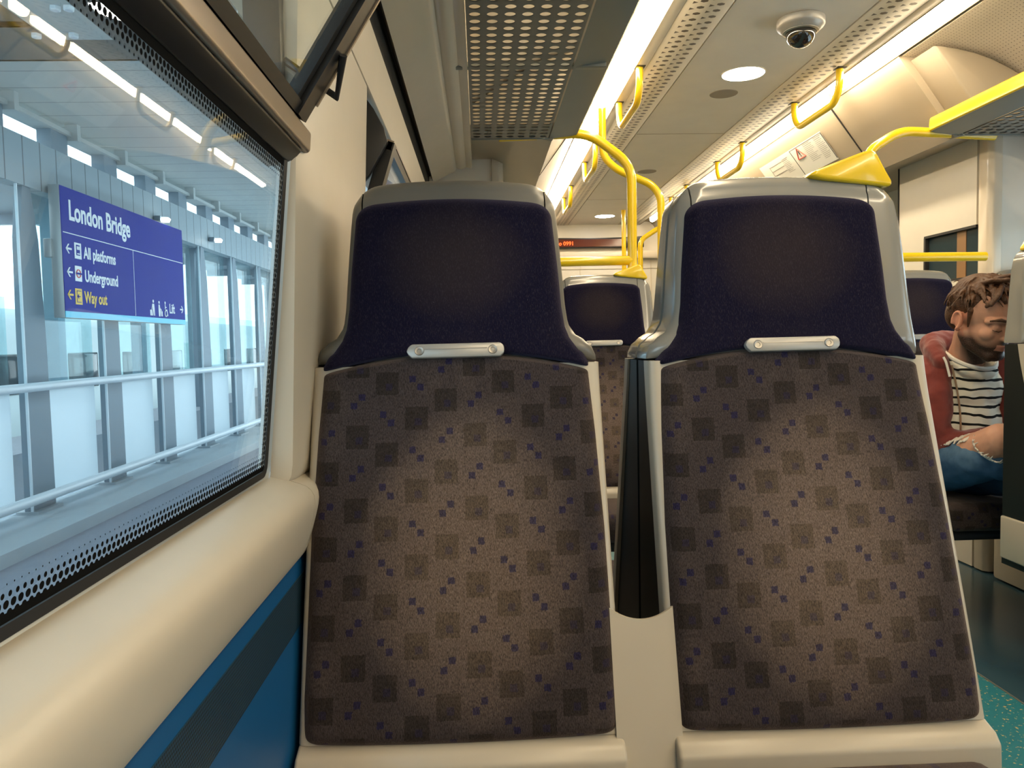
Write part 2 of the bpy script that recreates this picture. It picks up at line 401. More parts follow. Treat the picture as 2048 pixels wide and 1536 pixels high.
# left wall: lower blue panel with grille, ledge, pillar, cornice
wx = lambda z: -.333+(z-.9)*.10                 # inner plane of the glass
def wall_side(f, side):
    L = side == 'left'; k = 0 if L else 40
    o = poly('wall_'+side, [(f(a), b) for a, b in [(-.295, -.05), (-.295, .762), (-.42, .762), (-.42, -.05)]], Y0, Y1, 'blue_panel')
    poly('baseboard_'+side, [(f(a), b) for a, b in [(-.285, -.006), (-.285, .09), (-.30, .10), (-.30, -.006)]], Y0, Y1, 'black_plastic', .003)
    poly('trim_%d' % (20+k), [(f(a), b) for a, b in [(-.2935, .66), (-.2935, .735), (-.30, .735), (-.30, .66)]], Y0, Y1, 'blue_grille')
    led = [(-.345, .897), (-.332, .899), (-.318, .8955), (-.300, .890), (-.285, .885), (-.276, .881), (-.269, .875), (-.2645, .867), (-.263, .858), (-.2635, .848), (-.266, .835),
           (-.2725, .810), (-.280, .785), (-.288, .770), (-.30, .764), (-.345, .764)]
    # separate ledge panels per bay
    for j, (a, b) in enumerate(((Y0, 1.212), (1.214, 1.90), (1.902, Y1))):
        poly('trim_%d' % (21+k+j), [(f(p), q) for p, q in led], a, b, 'cream', .0)
    def plan(z0, z1, y0, y1, name):
        bm = bm_new(); R = []
        for z in (z0, z0+.004, z0+.012, z0+.03, 1.39, z1):
            xs = -.2865+(z-.89)*.0445 - (.012 if z == z0 else .006 if z < z0+.005 else .002 if z < z0+.013 else 0)
            bk = min(wx(z)+.004, xs-.03)
            pl = [(bk, y0), (xs-.022, y0), (xs-.010, y0+.006), (xs-.004, y0+.03), (xs-.001, y0+.10), (xs+.001, y0+.115), (xs+.001, y1-.05), (xs-.004, y1-.012), (xs-.015, y1), (bk, y1)]
            R.append([bm.verts.new((f(a), b, z)) for a, b in pl])
        n = len(R[0]); fs = []
        for A, B in zip(R, R[1:]):
            fs += [bm.faces.new((A[i], A[(i+1) % n], B[(i+1) % n], B[i])) for i in range(n)]
        fs += [bm.faces.new(R[0]), bm.faces.new(R[-1])]; bmesh.ops.recalc_face_normals(bm, faces=fs)
        struct(put(name, bm, 'cream'))
    plan(.886, 1.76, 1.205, 1.893, 'trim_%d' % (25+k)); plan(.886, 1.76, -1.3, -.62, 'trim_%d' % (26+k)); plan(.886, 1.98, 3.40, 4.3, 'trim_%d' % (27+k))
    # cornice: two coved panels with a black slot between, up to the rack
    c1 = [(-.252, 1.697), (-.247, 1.70), (-.236, 1.75), (-.223, 1.800), (-.25, 1.84), (-.40, 1.84), (-.40, 1.76), (-.30, 1.70)]
    c2 = [(-0.2137, 1.8988), (-0.1687, 1.9235), (-0.1294, 1.9438), (-0.1125, 1.9471), (-0.1035, 1.955), (-0.099, 1.9685), (-0.0844, 1.964), (-0.0675, 1.964), (-0.0506, 1.9741), (-0.0338, 1.9685), (-0.0214, 1.9685), (-0.0214, 2.0337), (-0.1913, 2.0337), (-0.225, 1.9213)]
    poly('trim_%d' % (28+k), [(f(a), b) for a, b in c1], Y0, 3.40+(.52 if L else 0), 'cream'); poly('trim_%d' % (29+k), [(f(a), b) for a, b in c2], Y0, 3.40+(.52 if L else 0), 'cream_gloss')
    poly('trim_%d' % (30+k), [(f(a), b) for a, b in [(-.235, 1.79), (-.235, 1.93), (-.18, 1.93), (-.18, 1.97), (-.26, 1.97), (-.26, 1.79)]], Y0, 3.40+(.52 if L else 0), 'seam')
    # outer skin above and behind so that daylight enters by the windows only
    poly('trim_%d' % (31+k), [(f(a), b) for a, b in [(-.42, 1.70), (-.34, 1.76), (-.34, 2.10), (-.1, 2.33), (.3, 2.50), (.3, 2.53), (-.15, 2.36), (-.42, 2.14)]], Y0, Y1, 'white_panel')
    # wall beyond the last bay, door leaf and its post
    bm = bm_new(); box(bm, *sorted((f(-.34), f(-.28))), 4.3, Y1, .75, 2.1); struct(put('trim_%d' % (32+k), bm, 'white_panel', smooth=False))
wall_side(lambda a: a, 'left'); wall_side(mir, 'right')
bm = bm_new(); box(bm, .25, 2.18, Y0, Y1, 2.48, 2.52); struct(put('trim_19', bm, 'white_panel', smooth=False))
bm = bm_new(); box(bm, -.42, 2.85, Y0-.06, Y0, -.1, 2.5); struct(put('wall_back', bm, 'cream', smooth=False))

# windows -----------------------------------------------------------------
def window(n, f, y0, y1, mat, h1=(-.152, 0, 1.622), plate=None):
    t = thing('window_%d' % n, None, None); t['kind'] = 'structure'; t.location = (0, 0, 0)
    def ring(bm, ya, yb, za, zb, wd, x_in, th, r=.02):
        """frame ring in the tilted wall plane"""
        def loop(off, dx):
            pts = []
            for cy, cz, a0 in ((yb-r, zb-r, 0), (ya+r, zb-r, 90), (ya+r, za+r, 180), (yb-r, za+r, 270)):
                for k in range(5):
                    a = radians(a0+k*22.5); rr = max(r-off, .001)
                    py = cy+cos(a)*(r) - off*(1 if cos(a) > 1e-3 else -1 if cos(a) < -1e-3 else (1 if a0 in (0, 270) else -1))*1 if 0 else cy+cos(a)*rr+(0)
                    pz = cz+sin(a)*rr
                    py += 0; pts.append((f(wx(pz)+dx+x_in), py, pz))
            return [bm.verts.new(p) for p in pts]
        # outer loops use r, inner loops shrink by moving centres
        def loop2(off, dx):
            rr = max(r-off, .004); ya2, yb2, za2, zb2 = ya+off, yb-off, za+off, zb-off; pts = []
            for cy, cz, a0 in ((yb2-rr, zb2-rr, 0), (ya2+rr, zb2-rr, 90), (ya2+rr, za2+rr, 180), (yb2-rr, za2+rr, 270)):
                for k in range(5):
                    a = radians(a0+k*22.5); pz = cz+sin(a)*rr; pts.append((f(wx(pz)+dx+x_in), cy+cos(a)*rr, pz))
            return [bm.verts.new(p) for p in pts]
        A, B, C, D = loop2(0, 0), loop2(0, th), loop2(wd, th*.7), loop2(wd, 0); n_ = len(A); fs = []
        for a, b in ((A, B), (B, C), (C, D), (D, A)):
            fs += [bm.faces.new((a[i], a[(i+1) % n_], b[(i+1) % n_], b[i])) for i in range(n_)]
        bmesh.ops.recalc_face_normals(bm, faces=fs)
    bm = bm_new(); ring(bm, y0-.012, y1+.010, .902, 1.400, .009, -.006, .008); put('gasket', bm, 'rubber', t)
    bm = bm_new(); ring(bm, y0-.022, y1+.020, .896, 1.405, .007, -.014, .018); put('window_frame', bm, 'aluminium', t)
    bm = bm_new()
    for dx in (0,):
        vs = [bm.verts.new((f(wx(z)-.001), y, z)) for y, z in ((y0, .912), (y1, .912), (y1, 1.39), (y0, 1.39))]; bm.faces.new(vs)
        vs = [bm.verts.new((f(wx(z)-.006), y, z)) for y, z in ((y0, .912), (y1, .912), (y1, 1.39), (y0, 1.39))]; bm.faces.new(list(reversed(vs))).material_index = 1
    put('glass_pane', bm, [mat, 'window_glass_far'], t, smooth=False)
    # transom: black underside and bronze face
    bm = bm_new(); prism(bm, [(f(a), b) for a, b in [(-.320, 1.374), (-.284, 1.378), (-.266, 1.397), (-.266, 1.400), (-.32, 1.400)]], 'y', y0-.05, y1+.03, .002); put('transom', bm, 'black_plastic', t)
    bm = bm_new(); prism(bm, [(f(a), b) for a, b in [(-.320, 1.400), (-.262, 1.400), (-.258, 1.404), (-.256, 1.430), (-.262, 1.438), (-.32, 1.438)]], 'y', y0-.05, y1+.055, .002); put('transom_face', bm, 'bronze', t)
    # jambs of the upper opening
    bm = bm_new()
    for a, b in ((y0-.06, y0), (y1, y1+.03)): box(bm, *sorted((f(-.34), f(-.285))), a, b, 1.438, 1.72, .003)
    box(bm, *sorted((f(-.34), f(-.262))), y0-.06, y1+.03, 1.70, 1.73, .003)
    put('opening_frame', bm, 'black_plastic', t)
    # inward tilting hopper light
    h0 = Vector((-.266, 0, 1.440)); h1 = Vector(h1); d = (h1-h0); L = d.length; d.normalize(); nn = Vector((d.z, 0, -d.x))
    def hp(u, v, y):  # u along the light, v across its thickness (towards the aisle)
        p = h0+d*u+nn*v; return (f(p.x), y, p.z)
    bm = bm_new()
    def bar(u0, u1, ya, yb, v0, v1):
        A = [bm.verts.new(hp(u, v, ya)) for u, v in ((u0, v0), (u1, v0), (u1, v1), (u0, v1))]; B = [bm.verts.new(hp(u, v, yb)) for u, v in ((u0, v0), (u1, v0), (u1, v1), (u0, v1))]
        fs = [bm.faces.new((A[i], A[(i+1) % 4], B[(i+1) % 4], B[i])) for i in range(4)]+[bm.faces.new(A), bm.faces.new(list(reversed(B)))]
        bmesh.ops.recalc_face_normals(bm, faces=fs)
    bar(0, .018, y0+.02, y1, -.012, .012); bar(L-.02, L, y0+.02, y1, -.012, .012)
    for a, b in ((y0+.02, y0+.065), (y1-.045, y1)): bar(0, L, a, b, -.016, .016)
    bar(.0, L, y1-.062, y1-.048, -.004, .008)
    hf = put('hopper_frame', bm, 'black_plastic', t, smooth=False)
    bm = bm_new()
    for v in (-.002, .002):
        vs = [bm.verts.new(hp(u, v, y)) for u, y in ((.016, y0+.06), (L-.018, y0+.06), (L-.018, y1-.04), (.016, y1-.04))]; bm.faces.new(vs if v > 0 else list(reversed(vs)))
    put('hopper_glass', bm, 'window_glass_far', t, smooth=False)
    bm = bm_new(); bar(.03, L+.004, y1, y1+.006, .006, .018); bar(L, L+.004, y0+.02, y1, -.012, .014)
    bm2 = bm
    bmesh.ops.recalc_face_normals(bm, faces=bm.faces[:]); put('hopper_edge', bm, 'bronze', t, smooth=False)
    if plate:
        bm = bm_new(); prism(bm, [(f(a), b) for a, b in plate], 'y', y0-.01, y0+.012, .002); put('hopper_end_plate', bm, 'black_plastic', t)
    # stay arm and latch
    bm = bm_new(); tube(bm, [hp(.11, .02, y1-.02), hp(.06, .03, y1+.02), (f(-.285), y1+.02, 1.53)], .006, 8); put('stay_arm', bm, 'black_plastic', t)
window(1, lambda a: a, -.58, 1.185, 'window_glass')
window(2, lambda a: a, 1.93, 3.37, 'window_glass_far', (-.215, 0, 1.60), [(-.30, 1.49), (-.275, 1.495), (-.262, 1.51), (-.214, 1.592), (-.222, 1.625), (-.245, 1.67), (-.262, 1.694), (-.30, 1.694)])
window(3, mir, -.58, 1.185, 'window_glass_far'); window(4, mir, 1.93, 3.37, 'window_glass_far')

# ------------------------------------------------------------------ luggage racks
def rack(f, label, s):
    t = thing('luggage_rack', label, 'luggage rack', (f(.2155), 1.0, 1.966), 'overhead luggage racks')
    ox, oy, oz = t.location
    def p(name, pts, mat, y0=Y0, y1=3.375, bev=0):
        bm = bm_new(); prism(bm, [(f(a)-ox, b-oz) for a, b in pts], 'y', y0-oy, y1-oy, bev); return put(name, bm, mat, t)
    # shelf keeps object x,y for its holes
    bm = bm_new(); box(bm, *sorted((f(-.019)-ox, f(.3095)-ox)), -3.9, 2.345, .0, .003); put('perforated_shelf', bm, 'perforated_grey', t, smooth=False)
    p('lip', [(0.3161, 1.9685), (0.4163, 1.9809), (0.4343, 1.9854), (0.4388, 1.9921), (0.4343, 2.0056), (0.3375, 2.0056), (0.3161, 1.9888)], 'rack_grey', bev=0)
    p('yellow_edge', [(0.4343, 1.9865), (0.441, 1.9921), (0.4433, 2.0112), (0.4399, 2.0405), (0.432, 2.0473), (0.4241, 2.0405), (0.4241, 2.0056)], 'handle_yellow')
    p('end_rim', [(-0.0191, 1.964), (0.3161, 1.9663), (0.3161, 1.9865), (-0.0191, 1.9842)], 'rack_grey', 3.365, 3.375, .002)
    for yy in (-2.4, -1.2, 0, 1.2, 2.5):
        bm = bm_new(); box(bm, *sorted((f(-.135)-ox, f(.42)-ox)), yy-oy, yy+.03-oy, .0035, .02, .002); put('bracket', bm, 'rack_grey', t)
rack(lambda a: a, 'perforated grey luggage rack over the left seats', -1); rack(mir, 'perforated luggage rack with yellow front edge at upper right', 1)
# standback posts and panels by the doors
def door_area(f, side, k, d=0):
    bm = bm_new(); prism(bm, [(f(a), b+d) for a, b in ((.075, 3.42), (.115, 3.42), (.135, 3.44), (.135, 3.50), (.115, 3.515), (.075, 3.515))], 'z', 0, 2.02, .006); struct(put('trim_%d' % (80+k), bm, 'cream_gloss'))
    bm = bm_new(); box(bm, *sorted((f(-.30), f(.075))), 3.435+d, 3.470+d, 0, 2.02); struct(put('trim_%d' % (82+k), bm, 'white_panel', smooth=False))
door_area(lambda a: a, 'left', 0, .52); door_area(mir, 'right', 1)
def leaf(f, n, d=0):
    t = thing('door_%d' % n, None, None, (f(.1), 3.52+d, 0)); t['kind'] = 'structure'; ox = f(.1)
    bm = bm_new(); xa, xb = sorted((f(.13)-ox, f(.085)-ox))
    box(bm, xa, xb, 0, .66, 0, 1.36); box(bm, xa, xb, 0, .66, 1.595, 2.02); box(bm, xa, xb, .42, .66, 1.36, 1.595)
    put('door_leaf', bm, 'white_panel', t, smooth=False)
    bm = bm_new(); box(bm, xa-.002, xb+.002, .408, .425, 1.36, 1.595, .004); box(bm, xa-.002, xb+.002, 0, .42, 1.588, 1.600); box(bm, xa-.002, xb+.002, 0, .42, 1.355, 1.365); put('window_seal', bm, 'rubber', t)
    bm = bm_new(); box(bm, xa+.02, xb-.02, 0, .42, 1.36, 1.595); put('door_glass', bm, 'dark_window', t, smooth=False)
    bm = bm_new(); box(bm, xa+.016, xa+.019, .10, .17, 1.365, 1.588); put('door_post', bm, 'trim_and_reflection_brown', t, smooth=False)  # brown reflection in the door glass, put in as a coloured strip
    bm = bm_new(); box(bm, xa-.004, xb, .66, .672, 0, 2.02, .003); put('door_edge', bm, 'seam', t)
leaf(mir, 1); leaf(lambda a: a, 2, .52)

# end bulkhead with information display
def end_wall():
    bm = bm_new(); box(bm, -.42, 2.85, 8.20, 8.26, 0, 2.40); struct(put('wall_end', bm, 'white_panel', smooth=False))
    bm = bm_new(); box(bm, -.2, 2.6, 8.12, 8.20, 1.95, 2.03, .015, 3); struct(put('trim_90', bm, 'cream_gloss'))
    bm = bm_new()
    for x in (1.07, 1.55, 1.82): box(bm, x, x+.009, 8.192, 8.20, 0, 1.94)
    box(bm, .3, 2.1, 8.192, 8.20, 1.85, 1.857)
    struct(put('trim_91', bm, 'cream', smooth=False))
    t = thing('information_display', 'dark display strip with red lettering on far end wall', 'display', (1.18, 8.15, 2.112))
    bm = bm_new()
    prism(bm, [(-.62, -.045), (.56, -.045), (.56, .070), (.34, .061), (0, .054), (-.34, .061), (-.62, .070)], 'y', -.02, .04, .004); put('housing', bm, 'black_plastic', t)
    bm = bm_new(); box(bm, -.58, .35, -.024, -.018, -.034, .043); put('screen', bm, 'tinted_screen', t, smooth=False)
    mt = Matrix.Translation((-.355, -.026, -.017)) @ Matrix.Rotation(pi/2, 4, 'X')
    text('lettering', 'to 0991', .056, 'led_red', mt, t, .0006)
plastic('tinted_screen', (.10, .022, .012), .15)
end_wall()
text_owner = thing('wall_notice', 'small dark lettering on the cream end wall', 'sign', (1.58, 8.19, 1.80))
text('lettering', 'BTN', .055, 'ink', Matrix.Translation((-.02, 0, 0)) @ Matrix.Rotation(pi/2, 4, 'X'), text_owner)

# ------------------------------------------------------------------ ceiling fittings
def downlight(x, y, label):
    t = thing('downlight', label, 'light', (x, y, 2.315), 'round ceiling downlights')
    bm = bm_new(); lathe(bm, [(.0, -.002), (.093, -.002), (.095, 0), (.095, .02), (0, .02)], (0, 0, 0), 48); put('lens', bm, 'spot_lens', t)
    bm = bm_new(); lathe(bm, [(.095, 0), (.0955, -.003), (.100, -.003), (.101, 0)], (0, 0, 0), 48); put('rim', bm, 'cream_gloss', t)
downlight(1.24, 3.60, 'large bright round downlight nearest the ceiling camera'); downlight(1.25, 7.64, 'small bright round downlight far down the carriage')
for (x, y, lb) in ((1.24, 3.89, 'flat grey disc just beyond the near downlight'), (1.235, 5.65, 'flat grey disc between the two downlights')):
    bm = bm_new(); lathe(bm, [(0, -.002), (.068, -.002), (.070, .001), (0, .001)], (0, 0, 0), 40); tag(put('ceiling_disc', bm, 'disc_grey', loc=(x, y, 2.315)), lb, 'sensor', 'grey ceiling discs')
t = thing('dome_camera', 'silver and smoked dome security camera on the ceiling', 'security camera', (1.255, 2.995, 2.315))
bm = bm_new(); lathe(bm, [(0, 0), (.084, 0), (.089, -.004), (.089, -.026), (.084, -.034), (.076, -.039), (.070, -.046), (.058, -.050), (0, -.050)], (0, 0, 0), 48); put('housing', bm, 'white_metal', t)
bm = bm_new(); lathe(bm, [(.055, -.046)]+[(.0545*cos(a), -.056-.052*sin(a)) for a in [radians(i*10) for i in range(0, 9)]]+[(0, -.108)], (0, 0, 0), 40); put('dome', bm, 'smoked_dome', t)
bm = bm_new(); lathe(bm, [(.066, -.043), (.066, -.050), (.058, -.053), (.055, -.047)], (0, 0, 0), 40); put('dome_ring', bm, 'screw', t)
bm = bm_new(); lathe(bm, [(0, -.041), (.0035, -.041), (.0035, -.046), (0, -.046)], (-.022, -.066, 0), 12); put('screw', bm, 'screw', t)

def handle(x, y, label):
    t = thing('ceiling_grab_rail', label, 'handle', (x, y, 2.312), 'yellow ceiling grab handles')
    bm = bm_new(); tube(bm, [(0, 0, .01), (0, .0, -.084), (0, .056, -.14), (0, .45, -.14), (0, .51, -.08), (0, .51, .01)], .0163, 16, .04); put('grip', bm, 'handle_yellow', t)
    for a in (-.03, .49):
        bm = bm_new(); box(bm, -.022, .022, a, a+.05, -.004, .001, .0015); put('mounting_plate', bm, 'black_plastic', t)
names = ['nearest', 'second', 'third', 'fourth']
for i, y in enumerate((3.53, 4.84, 6.15)):
    handle(1.66, y, ['yellow ceiling handle nearest on the right side', 'yellow right ceiling handle showing above the right seat top', 'yellow right ceiling handle far away beyond the poles'][i])
for i, y in enumerate((3.50, 4.82, 6.13)):
    handle(.737, y, ['yellow left ceiling handle above the bent rail', 'yellow left ceiling handle behind the bent rail, second of its row', 'yellow left ceiling handle farthest away by left seat top'][i])

# notice on the right header slope
def notice():
    d = Vector((.255, 0, -.350)).normalized()   # down the slope
    n = Vector((d.z, 0, -d.x)); n = n if n.z < 0 else -n
    o = Vector((1.903, 4.28, 2.232))+n*.003
    t = thing('safety_notice', 'white printed notice with red warning triangle on sloping panel', 'notice', o)
    # frame: text x -> towards viewer's right as seen from aisle = -y ; text up = -d
    X = Vector((0, -1, 0)); Y = -d; Z = X.cross(Y)
    R = Matrix((X, Y, Z)).transposed().to_4x4() @ Matrix.Diagonal((1.32, 1.06, 1, 1))
    W, H = .70, .175
    def q(name, x0, x1, y0, y1, mat, zz=.001):
        bm = bm_new(); box(bm, x0, x1, y0, y1, 0, zz)
        bmesh.ops.transform(bm, matrix=R, verts=bm.verts); return put(name, bm, mat, t, smooth=False)
    q('sheet', -W, 0, -H, 0, 'notice_paper')
    bm = bm_new()
    for a in ((-.33, -.325, -H+.008, -.006), (-.006, -.001+.001, -H+.008, -.006), (-.33, 0, -.008, -.006), (-.60, -.45, -.035, -.033), (-.60, -.45, -.065, -.063), (-.60, -.45, -.095, -.093), (-.60, -.598, -.12, -.03)):
        box(bm, a[0], a[1], a[2], a[3], .001, .0018)
    bmesh.ops.transform(bm, matrix=R, verts=bm.verts); put('border', bm, 'ink', t, smooth=False)
    bm = bm_new()
    for a in (0, 1, 2):
        p, r_ = [(-.295, -.075), (-.215, -.075), (-.255, -.012)][a], [(-.295, -.075), (-.215, -.075), (-.255, -.012)][(a+1) % 3]
        tube(bm, [(p[0], p[1], .002), (r_[0], r_[1], .002)], .003, 6)
    bmesh.ops.transform(bm, matrix=R, verts=bm.verts); put('warning_triangle', bm, 'sign_red', t)
    bm = bm_new(); box(bm, -.258, -.252, -.055, -.03, .001, .003); box(bm, -.258, -.252, -.066, -.060, .001, .003); bmesh.ops.transform(bm, matrix=R, verts=bm.verts); put('exclamation', bm, 'ink', t)
    random.seed(3)
    for cx, w_, y_, n_ in ((-.195, .10, -.018, 12), (-.085, .075, -.018, 14), (-.445, .07, -.03, 10)):
        bm = bm_new()
        for k in range(n_):
            ww = w_*random.uniform(.6, 1); box(bm, cx, cx+ww, y_-.0095*k, y_-.0095*k+(.005 if k < 2 else .003), .001, .0014)
        bmesh.ops.transform(bm, matrix=R, verts=bm.verts); put('small_print', bm, 'ink_grey', t, smooth=False)
notice()

# ------------------------------------------------------------------ seats
def yf(z):
    if z < .98: return (z-.79)*.31
    if z < 1.12:
        u = (z-.98)/.14; return .0589+.14*(.31*u+(.12-.31)*u*u/2)
    return .0589+.14*.215+(z-1.12)*.12
HB = [(1.05, .228), (1.062, .2265), (1.075, .219), (1.09, .206), (1.105, .195), (1.125, .187), (1.16, .182), (1.22, .178), (1.30, .1705), (1.345, .167)]
HS = [(1.055, .2415), (1.075, .2405), (1.090, .234), (1.102, .220), (1.113, .205), (1.13, .194), (1.16, .190), (1.22, .186), (1.30, .180), (1.38, .172)]
HW = [(1.055, .2415), (1.075, .2410), (1.10, .238), (1.13, .234), (1.18, .230), (1.24, .226), (1.30, .221), (1.34, .214), (1.38, .200)]
BD = [(.49, .239), (.56, .242), (.80, .239), (.95, .233), (1.06, .2255), (1.09, .224)]
def pad(zlo, zhi, xl, xr, front, thick, r, nu=40, nv=40, arch0=0, arch1=0, corner_t=0, corner_b=0, edge=(1, 1, 1, 1), dy=0, bulge=0, back=None):
    """upholstered slab following the seat back: zlo/zhi bottoms and tops at the sides, arches added in the middle; edge = rounding of left,right,bottom,top"""
    bm = bm_new(); F = []; Bk = []
    def dense(n, a, b):
        out = []
        for i in range(n+1):
            t = i/n; t = .5-.5*cos(pi*t) if 1 else t; out.append(a+(b-a)*t)
        return out
    ts = dense(nv, 0, 1); ss = dense(nu, -1, 1)
    for t in ts:
        z = zlo+(zhi-zlo)*t; a, b = xl(z), xr(z); H = zhi-zlo
        for cr, dd in ((corner_t, zhi-z), (corner_b, z-zlo)):
            if cr and dd < cr:
                k = cr-sqrt(max(0, cr*cr-(cr-dd)**2)); a += k; b -= k
        rowf = []; rowb = []
        for s in ss:
            x = a+(b-a)*(s+1)/2; sm = x/max(abs(xl(z)), abs(xr(z))); ar = (1-min(1, sm*sm))
            zz = z + arch0*ar*(1-t) + arch1*ar*t
            dl, dr, db, dt = x-a, b-x, z-zlo, zhi-z
            h = 1.0
            for dist, e in ((dl, edge[0]), (dr, edge[1]), (db, edge[2]), (dt, edge[3])):
                if e and dist < r*e:
                    q = 1-dist/(r*e); h *= sqrt(max(0, 1-q*q))
            y = yf(zz)+dy-front*h-bulge*(1-s*s)*(1-(2*t-1)**2)
            rowf.append(bm.verts.new((x, y, zz)))
            yb = yf(zz)+dy+thick if back is None else back
            rowb.append(bm.verts.new((x, yb, zz)))
        F.append(rowf); Bk.append(rowb)
    fs = []
    for i in range(nv):
        for j in range(nu):
            fs.append(bm.faces.new((F[i][j], F[i][j+1], F[i+1][j+1], F[i+1][j])))
            fs.append(bm.faces.new((Bk[i][j], Bk[i+1][j], Bk[i+1][j+1], Bk[i][j+1])))
    for i in range(nv):
        fs.append(bm.faces.new((F[i][0], F[i+1][0], Bk[i+1][0], Bk[i][0]))); fs.append(bm.faces.new((F[i][-1], Bk[i][-1], Bk[i+1][-1], F[i+1][-1])))
    for j in range(nu):
        fs.append(bm.faces.new((F[0][j], Bk[0][j], Bk[0][j+1], F[0][j+1]))); fs.append(bm.faces.new((F[-1][j], F[-1][j+1], Bk[-1][j+1], Bk[-1][j])))
    bmesh.ops.recalc_face_normals(bm, faces=fs)
    return bm
def make_seat(name, label, wing, group, handle_side=0, shell='shell_grey'):
    """wing: 0 none, +1 wide aisle wing on the right (seen from the front), -1 on the left"""
    t = thing(name, label, 'seat', (0, 0, 0), group)
    L = HW if wing < 0 else HS; Rr = HW if wing > 0 else HS
    fl = lambda z: -interp(L, z); fr = lambda z: interp(Rr, z)
    # head shell in three pieces: left wing, cap, right wing
    JX = .157; ZT = 1.372; back = .188
    def piece(nm, a, b, e, ct):
        bm = pad(1.056, ZT, a, b, .030, 0, .035, 26, 44, arch1=.013, corner_t=ct, edge=e, dy=.030, back=back)
        return bm
    full = pad(1.066, ZT-.001, lambda z: fl(z)+.0015, lambda z: fr(z)-.0015, .026, 0, .035, 50, 44, arch1=.012, corner_t=.045, dy=.0315, back=back-.001)
    # cut the full shell into pieces at +-JX
    def cutpiece(nm, lo, hi):
        bm = pad(1.066, ZT, fl, fr, .028, 0, .030, 56, 44, arch1=.013, corner_t=.045, dy=.030, back=back)
        # groove across the cap
        for v in bm.verts:
            if v.co.y < back-.02:
                g = math.exp(-((v.co.z-1.352-.010*(1-(v.co.x/.17)**2))/.006)**2); v.co.y += .0035*g
        for x, nrm, in ((lo, -1), (hi, 1)):
            if x is None: continue
            geom = bm.verts[:]+bm.edges[:]+bm.faces[:]
            bmesh.ops.bisect_plane(bm, geom=geom, plane_co=(x, 0, 0), plane_no=(nrm, 0, 0), clear_outer=True)
            es = [e for e in bm.edges if e.is_boundary]
            if es: bmesh.ops.holes_fill(bm, edges=es)
        return put(nm, bm, shell, t)
    full.free()
    cutpiece('head_shell_cap', -JX+.0012, JX-.0012); cutpiece('head_shell_wing', None, -JX-.0012); cutpiece('head_shell_wing', JX+.0012, None)
    bm = pad(1.07, ZT-.008, lambda z: -JX-.004, lambda z: JX+.004, .02, 0, .03, 10, 20, arch1=.010, dy=.034, back=back-.004); put('shell_core', bm, 'seam', t)
    # lower shell: trim frame and dark sides
    gr = lambda z: .2425+.004*min(1, max(0, (1.06-z)/.4)); gl = lambda z: -gr(z)
    bm = pad(.50, 1.063, gl, gr, .012, .030, .012, 30, 30, dy=.012, edge=(1, 1, 0, 0)); put('trim_frame', bm, 'shell_beige', t)
    bm = pad(.34, 1.062, lambda z: -.2385, lambda z: .2385, .0, 0, .01, 8, 20, dy=.040, edge=(0, 0, 0, 0), back=back); put('side_shell', bm, 'dark_side', t)
    # cushions
    hl = lambda z: -interp(HB, z); hr = lambda z: interp(HB, z)
    bm = pad(1.053, 1.338, hl, hr, .034, .012, .022, 60, 60, arch0=.030, arch1=.012, corner_t=.028, dy=.018, edge=(1, 1, .3, 1)); put('headrest_cushion', bm, 'navy_pile', t)
    bl = lambda z: -interp(BD, z); br = lambda z: interp(BD, z)
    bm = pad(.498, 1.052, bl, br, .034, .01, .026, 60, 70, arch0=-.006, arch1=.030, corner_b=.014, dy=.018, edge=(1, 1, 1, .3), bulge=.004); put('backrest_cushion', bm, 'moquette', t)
    # metal strip with two screws
    zp = 1.0865; yp = yf(zp)-.0175
    bm = bm_new(); n = 10; hw, hh = .0795, .0118
    pts = [(-hw+.006, -hh), (hw-.006, -hh), (hw, -hh+.006), (hw+.001, 0), (hw, hh-.005), (hw-.006, hh), (-hw+.006, hh), (-hw, hh-.005), (-hw-.003, 0), (-hw, -hh+.006)]
    prism(bm, pts, 'y', -.009, .004, .0025, 2); pl = put('metal_strip', bm, 'white_metal', t, loc=(0, yp, zp)); pl.rotation_euler = (-.2, radians(-.4), 0)
    bm = bm_new(); box(bm, -.052, .052, -.0100, -.0086, .0022, .0034); put('groove', bm, 'screw', pl, smooth=False)
    for sx in (-.061, .061):
        bm = bm_new(); lathe(bm, [(0, 0), (.0072, 0), (.0078, .0012), (.0070, .0022), (.0058, .0018), (.0035, .0018), (.0030, .0006), (0, .0006)], (0, 0, 0), 20)
        sc = put('screw', bm, 'screw', pl, loc=(sx, -.0085, 0)); sc.rotation_euler = (pi/2, 0, 0)
    # lower cream panel, cushion, base
    bm = bm_new(); prism(bm, [(-.112, .40), (-.128, .44), (-.126, .478), (-.112, .492), (-.085, .500), (.10, .500), (.188, .50), (.188, .36), (-.05, .36)], 'x', -.2465, .2465, .006, 3); put('lower_panel', bm, 'shell_beige', t)
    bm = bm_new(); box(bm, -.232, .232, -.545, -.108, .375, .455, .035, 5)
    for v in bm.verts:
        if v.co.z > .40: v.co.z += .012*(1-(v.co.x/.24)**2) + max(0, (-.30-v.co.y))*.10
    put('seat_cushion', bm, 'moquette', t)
    bm = bm_new(); box(bm, -.225, .225, -.50, .16, .335, .378, .012); put('seat_pan', bm, 'black_plastic', t)
    bm = bm_new(); box(bm, -.20, -.12, -.36, .10, 0, .336, .012); box(bm, .12, .20, -.36, .10, 0, .336, .012) if 0 else None; put('pedestal', bm, 'cream', t)
